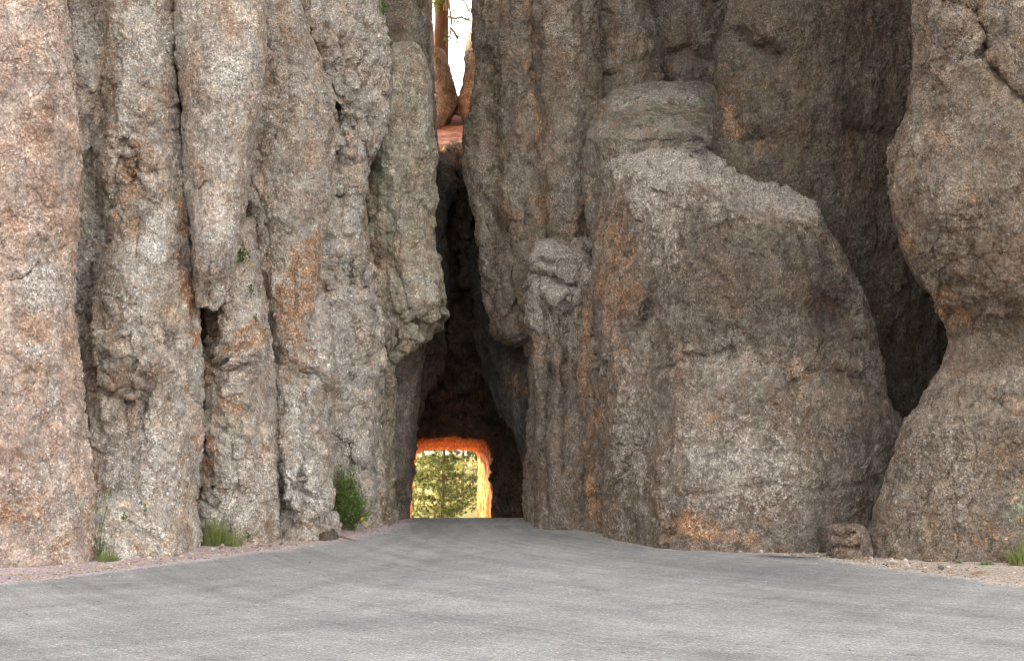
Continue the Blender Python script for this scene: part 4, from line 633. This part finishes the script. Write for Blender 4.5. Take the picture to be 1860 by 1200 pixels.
crevice(440, 464, 34, 30, 90, 'leafy green rosette with yellow flowers growing in the crack beside the hanging column', [(461, 427), (459, 482)], size=.07)
crevice(438, 394, 12, 24, 26, 'small dark green sprig high in the crack above the yellow-flowered rosette')
crevice(457, 527, 12, 22, 30, 'small green sprig directly under the yellow-flowered rosette in the crack')
crevice(465, 578, 9, 14, 18, 'lowest tiny green sprig in the crack below the rosette')
crevice(697, 14, 24, 34, 80, 'green plant hanging from the rock at the top edge left of the sky gap', hang=.8)
crevice(264, 930, 12, 34, 26, 'upright weed with yellow flower spike beside the low whitish boulder', [(268, 912), (265, 918)])
crevice(225, 940, 12, 8, 14, 'tiny green sprout on top of the low whitish boulder')
crevice(1016, 580, 8, 16, 18, 'tiny green sprout in the craggy block right of the tunnel')
crevice(452, 972, 12, 10, 16, 'tiny sprout in the gravel right of the fuzzy grass tuft')
c = foot(392, 976, .2); tuft('grass_tuft', c, .44, .72, 900, M['grass'], 'fuzzy green grass tuft against the left pillars', dry=.12, bw=.0035, depth=.25)
c = foot(424, 975, .2); tuft('grass_tuft', c, .3, .62, 220, M['grass'], 'thinner grass tuft touching the right side of the fuzzy one', dry=.1, bw=.003, depth=.2)
c = foot(196, 1002, .2); tuft('grass_tuft', c, .3, .26, 500, M['grass'], 'short bright grass clump beside the pink pillar foot', dry=.06, bw=.004, depth=.2)
c = foot(1862, 1024, .2); tuft('grass_tuft', c, .42, .55, 900, M['grass'], 'tall green grass clump at the right edge of the gravel', dry=.08, bw=.004, depth=.3)
c = foot(1792, 1024, .2); tuft('weed', c, .3, .1, 260, M['rosette'], 'low green weeds spreading beside the tall grass clump', 'weed', lean=.9, bw=.006, depth=.15)
c = foot(1741, 1021, .2); tuft('weed', c, .16, .09, 120, M['rosette'], 'small green weed at the foot of the hourglass pillar', 'weed', lean=.9, bw=.006, depth=.1)
def tall_weed():
    b = foot(180, 1000, .1); t = empty('weed', b, 'tall wispy weed with olive seed heads beside the pink pillar', 'weed'); st, lf, hd = MB(), MB(), MB(); s_ = b.y/F
    for x, y in ((190, 885), (176, 905), (200, 880), (183, 930), (206, 950), (174, 950), (196, 905), (188, 960), (212, 968)):
        e = b+Vector(((x-180)*s_, random.gauss(0, .04), (1000-y)*s_)); mid = b.lerp(e, .5)+Vector((random.gauss(-.03, .03), 0, 0)); st.tube([b, mid, e], [.004, .003, .0015], 4)
        for k in range(30):
            u = random.random(); p = b.lerp(mid, u*2) if u < .5 else mid.lerp(e, u*2-1); leaf(lf, p, rv()+Vector((0, 0, .8)), .06, .008)
        if y < 910:
            hd = MB()
            for k in range(90): leaf(hd, e+Vector((random.gauss(0, .02), random.gauss(0, .015), random.gauss(-.01, .04))), rv()+Vector((0, 0, .6)), .03, .008)
            hd.build('seed_head', M['herb'], parent=t)
    st.build('stems', M['stem'], parent=t); lf.build('leaves', M['rosette'], parent=t)
tall_weed()
# sticks and bark
def stick(px, py, x2, y2, r, label, m='wood'):
    a, b = ground_pt(px, py), ground_pt(x2, y2); a.z += r*.8+.03; b.z += r+.03; mb = MB(); mid = a.lerp(b, .45)+Vector((0, .03, .012)); m2 = a.lerp(b, .75)+Vector((0, -.02, .006))
    mb.tube([a, mid, m2, b], [r*.6, r, r*.9, r*.5], 7); mb.tube([mid, mid+Vector((.05, -.08, .02))], [r*.5, r*.2], 5); mb.build('stick', M[m], label=label, cat='stick', loc=tuple(a))
stick(600, 976, 646, 985, .016, 'bare brown stick lying on the gravel in front of the shrub'); stick(668, 949, 692, 952, .014, 'short twig lying right of the shrub on the gravel heap')
stick(1762, 1047, 1790, 1045, .014, 'dark brown stick on the tan gravel at the right'); stick(1568, 1021, 1583, 1019, .018, 'reddish piece of bark beside the tar patch')
# loose stones
def pebble_mesh(cs, rs, mb):
    for c, r in zip(cs, rs):
        k = len(mb.V); ax = [r*random.uniform(.7, 1.3) for _ in range(3)]; ax[2] *= .6; ph = random.random()*6
        rings = [(.0, 1.0, 1), (.75, .62, 6), (1.0, 0.0, 6), (.7, -.7, 6)]
        for rr, zz, nn in rings:
            for j in range(nn): a = ph+j*1.047; q = random.uniform(.82, 1.15); mb.V.append((c[0]+math.cos(a)*rr*ax[0]*q, c[1]+math.sin(a)*rr*ax[1]*q, c[2]+zz*ax[2]))
        for j in range(6): mb.T.append((k, k+1+j, k+1+(j+1) % 6)); mb.Q.append((k+1+j, k+7+j, k+7+(j+1) % 6, k+1+(j+1) % 6)); mb.Q.append((k+7+j, k+13+j, k+13+(j+1) % 6, k+7+(j+1) % 6))
def stone_mat():
    m, n, l, b = mat('loose_stones'); N = NB(m); ri = N.node('ShaderNodeNewGeometry').outputs['Random Per Island']; P = N.node('ShaderNodeNewGeometry').outputs['Position']
    c = N.ramp(ri, [(0, (.08, .07, .065)), (.2, (.22, .16, .13)), (.5, (.42, .32, .27)), (.8, (.5, .42, .36)), (1, (.62, .58, .54))]); l.new(N.mix(.6, c, N.ramp(N.noise(P, 60, 3, .6), [(.3, .6), (.7, 1.3)]), 'MULTIPLY'), b.inputs['Base Color']); b.inputs['Roughness'].default_value = .9; return m
M['stones'] = stone_mat()
mb = MB(); cs, rs = [], []
def on_road(x, y): return float(ground_z(x, y))+.02
for i in range(5200):                                                    # shoulders, thick
    y = random.uniform(15.5, 29); l_ = np.interp(y, *zip(*Le)); r_ = np.interp(y, *zip(*Re)); sd = random.random() < .5
    x = l_-random.gauss(.25, .5) if sd else r_+random.gauss(.25, .5); r = .006+.012*random.random()**3+(.02*random.random() if random.random() < .03 else 0); cs.append((x, y, on_road(x, y)+.003)); rs.append(r)
for i in range(150):
    y = random.uniform(18, 28); l_ = np.interp(y, *zip(*Le)); r_ = np.interp(y, *zip(*Re)); sd = random.random() < .5; x = l_-.5-abs(random.gauss(0, .5)) if sd else r_+.3+abs(random.gauss(0, .5)); cs.append((x, y, on_road(x, y)+.005)); rs.append(random.uniform(.02, .05))
pebble_mesh(cs, rs, mb); mb.build('gravel_stones', M['stones'], smooth=False, kind='stuff', label='loose pinkish and tan gravel scattered along both road shoulders', cat='gravel', loc=(0, 0, 0))
lt = MB()
for i in range(2600):                                                    # dead needles and leaves at the verge
    y = random.uniform(17, 29); l_ = np.interp(y, *zip(*Le)); r_ = np.interp(y, *zip(*Re)); x = l_-.2-abs(random.gauss(.1, .6)) if random.random() < .5 else r_+.1+abs(random.gauss(.1, .6)); a = random.random()*6.28
    leaf(lt, Vector((x, y, on_road(x, y)+.012)), Vector((math.cos(a), math.sin(a), random.uniform(-.05, .25))), random.uniform(.03, .08), random.uniform(.004, .018))
lt.build('leaf_litter', M['dry'], kind='stuff', label='dry pine needles and dead leaves strewn along the foot of the rocks', cat='leaf litter', loc=(0, 0, 0))
mb = MB(); cs, rs = [], []
for i in range(420):
    y = random.uniform(10, 28); l_ = np.interp(y, *zip(*Le)); r_ = np.interp(y, *zip(*Re)); x = random.uniform(l_, r_); cs.append((x, y, on_road(x, y)+.014)); rs.append(.004+.009*random.random()**3)
pebble_mesh(cs, rs, mb); mb.build('road_grit', M['stones'], smooth=False, kind='stuff', label='sparse grit and pebbles lying on the grey road', cat='grit', loc=(0, 0, 0))
st = [(1180, 974, .05, 'fist-sized tan stone below the left corner of the largest boulder'), (1215, 990, .04, 'small tan stone nearest the camera along the foot of the largest boulder'), (1120, 964, .035, 'small tan stone between the orange-stained rib and the road'), (1040, 953, .05, 'rounded tan stone at the foot of the craggy pale-topped block'), (1068, 957, .035, 'smaller tan stone just right of the one below the craggy block'), (1000, 950, .035, 'farthest little tan stone by the right corner of the tunnel mouth')]
for px, py, r, lb in st:
    g_ = ground_pt(px, py); mb = MB(); pebble_mesh([(g_.x, g_.y, g_.z+r*.5)], [r], mb); mb.build('stone', M['stones'], smooth=False, label=lb, cat='stone', group='stones at the foot of the right-hand rocks', loc=tuple(g_))

# ------------------------------------------------------------------ pines beyond
def pine(base, H, tr, nb, blen, tufts, mneedle, label, seed, nl=.16, nw=.022, npt=14, low=.12, bare=(), group=None, name='pine_tree', sweep=.2, bark='bark_grey'):
    rs = random.Random(seed); t = empty(name, base, label, 'pine tree', group); tk = MB(); V = []; 
    ax = lambda u: base+Vector((math.sin(u*5+seed)*.06*H*.1, math.cos(u*4)*.05, H*u))
    tk.tube([ax(k/14) for k in range(15)], [tr*(1-k/14*.85) for k in range(15)], 9)
    P0, D0 = [], []
    for i in range(nb):
        u = low+(1-low)*((i+.5)/nb); a = i*2.399+rs.gauss(0, .3); L = blen*(1-max(0, u-.35)/.65*.8)*(.7+.5*rs.random()); p = ax(u)
        d = Vector((math.cos(a), math.sin(a), rs.gauss(-.02, .16))); pts = [p+d*L*s+Vector((0, 0, sweep*L*s*s-.12*L*s)) for s in (0, .33, .66, 1)]
        tk.tube(pts, [tr*.2*(1-u*.5), tr*.13, tr*.09, tr*.04], 5)
        for k in range(tufts):
            s = .08+.92*(k+rs.random())/tufts; q = p+d*L*s+Vector((0, 0, sweep*L*s*s-.12*L*s)); off = Vector((rs.gauss(0, 1), rs.gauss(0, 1), rs.gauss(0, .45)))*.17*L*(.4+s*.5)
            e = q+off; tk.tube([q, e], [tr*.05, tr*.03], 3) if k % 2 == 0 else None
            P0.append(e); D0.append((d*.5+off.normalized()*.5 if off.length > 0 else d)+Vector((0, 0, .25)))
    P0 = np.array(P0); D0 = np.array(D0); r = np.random.default_rng(seed); K = len(P0)
    P1 = np.repeat(P0, npt, 0); D1 = np.repeat(D0, npt, 0)+r.normal(0, .75, (K*npt, 3)); D1 /= np.linalg.norm(D1, axis=1, keepdims=True)
    S = np.cross(D1, r.normal(0, 1, D1.shape)); S /= np.linalg.norm(S, axis=1, keepdims=True); L = nl*(.7+.6*r.random((len(P1), 1)))
    V = np.stack([P1-S*nw/2, P1+S*nw/2, P1+D1*L], 1).reshape(-1, 3); T = np.arange(len(V)).reshape(-1, 3)
    tk.build('trunk', M[bark], parent=t); newmesh('crown', V, None, T, mneedle, False, parent=t)
def gp(px, d): x = (px-HX)*d/F; return Vector((x, d, float(ground_z(x, d))-.1))
pine(gp(806, 56), 11.5, .09, 110, 2.2, 30, M['needle'], 'dark green pine standing framed by the tunnel opening', 5, npt=34, low=.03, nl=.15, nw=.028, bark='bark_grey')
bk = [(748, 70, 9, 1), (770, 84, 12, 2), (842, 78, 10, 3), (872, 72, 8.5, 4), (795, 96, 12, 5), (858, 100, 13, 6), (738, 92, 11, 7), (822, 112, 15, 8)]
lab = ['young sunlit pine at the far left beyond the tunnel', 'tall sunlit pine just left behind the framed pine', 'sunlit pine close behind the right of the framed pine', 'bushy sunlit pine at the right beyond the tunnel', 'hazy distant pine behind the framed trunk', 'distant sunlit pine behind the right jamb', 'distant pine hidden behind the left jamb', 'farthest tall pine on the slope beyond the tunnel']
for (px, d, h, s), lb in zip(bk, lab): pine(gp(px, d), h, .12, 44, 2.4, 11, M['needle_far'], lb, 20+s, nl=.3, nw=.06, npt=12, low=.03, group='sunlit pines beyond the tunnel')
# pine rising from the soil at the top of the cleft
def cleft_pine():
    b = pt(803, 150, 41.0); b.z -= .8; t = empty('pine_tree', b, 'red-barked pine trunk leaning beside the bright sky gap', 'pine tree'); tk = MB()
    tk.tube([pt(800, 190, 41), pt(800, 110, 41), pt(802, 40, 41), (pt(804, -60, 41)), pt(804, -400, 41)], [.34, .27, .23, .22, .12], 14)
    br = MB(); tips = [pt(random.uniform(786, 812), random.uniform(-20, 22), 40.4) for _ in range(14)]+[pt(random.uniform(820, 852), random.uniform(18, 44), 40.5) for _ in range(9)]
    for path in ([(812, -40), (816, 10), (820, 40), (818, 62), (812, 72)], [(812, 30), (825, 34), (838, 32), (850, 36)], [(814, -30), (830, -10), (845, 5), (852, 22)], [(818, 50), (826, 60), (832, 72)], [(812, 20), (808, -10), (795, 0), (790, 10)]):
        q = [pt(x, y, 40.6) for x, y in path]; br.tube(q, [.035-.006*i for i in range(len(q))], 5)
        for a_, b_ in zip(q[1:-1], q[2:]):
            for k in range(4): tips.append(a_.lerp(b_, random.random())+rv(.07))
        tips += [q[-1]+rv(.05) for _ in range(4)]
    V = MB()
    for p in tips:
        for k in range(16): d = rv(); leaf(V, p+rv(.03), d, .13, .02)
    for k in range(90):
        p = pt(random.uniform(760, 880), random.uniform(-420, -20), 41+random.gauss(0, 1))
        for j in range(26): d = rv(); leaf(V, p+rv(.2), d, .16, .03)
    tk.build('trunk', M['bark'], parent=t); br.build('branches', M['wood'], parent=t); V.build('crown', M['needle'], smooth=False, parent=t)
cleft_pine()
b = MB(); b.tube([pt(803, 266, 35.2), pt(820, 262, 35.6), pt(836, 256, 36.0), pt(846, 250, 36.2)], [.05, .07, .06, .04], 8); b.build('fallen_log', M['wood'], label='weathered reddish log lying on the soil high in the cleft', cat='log')
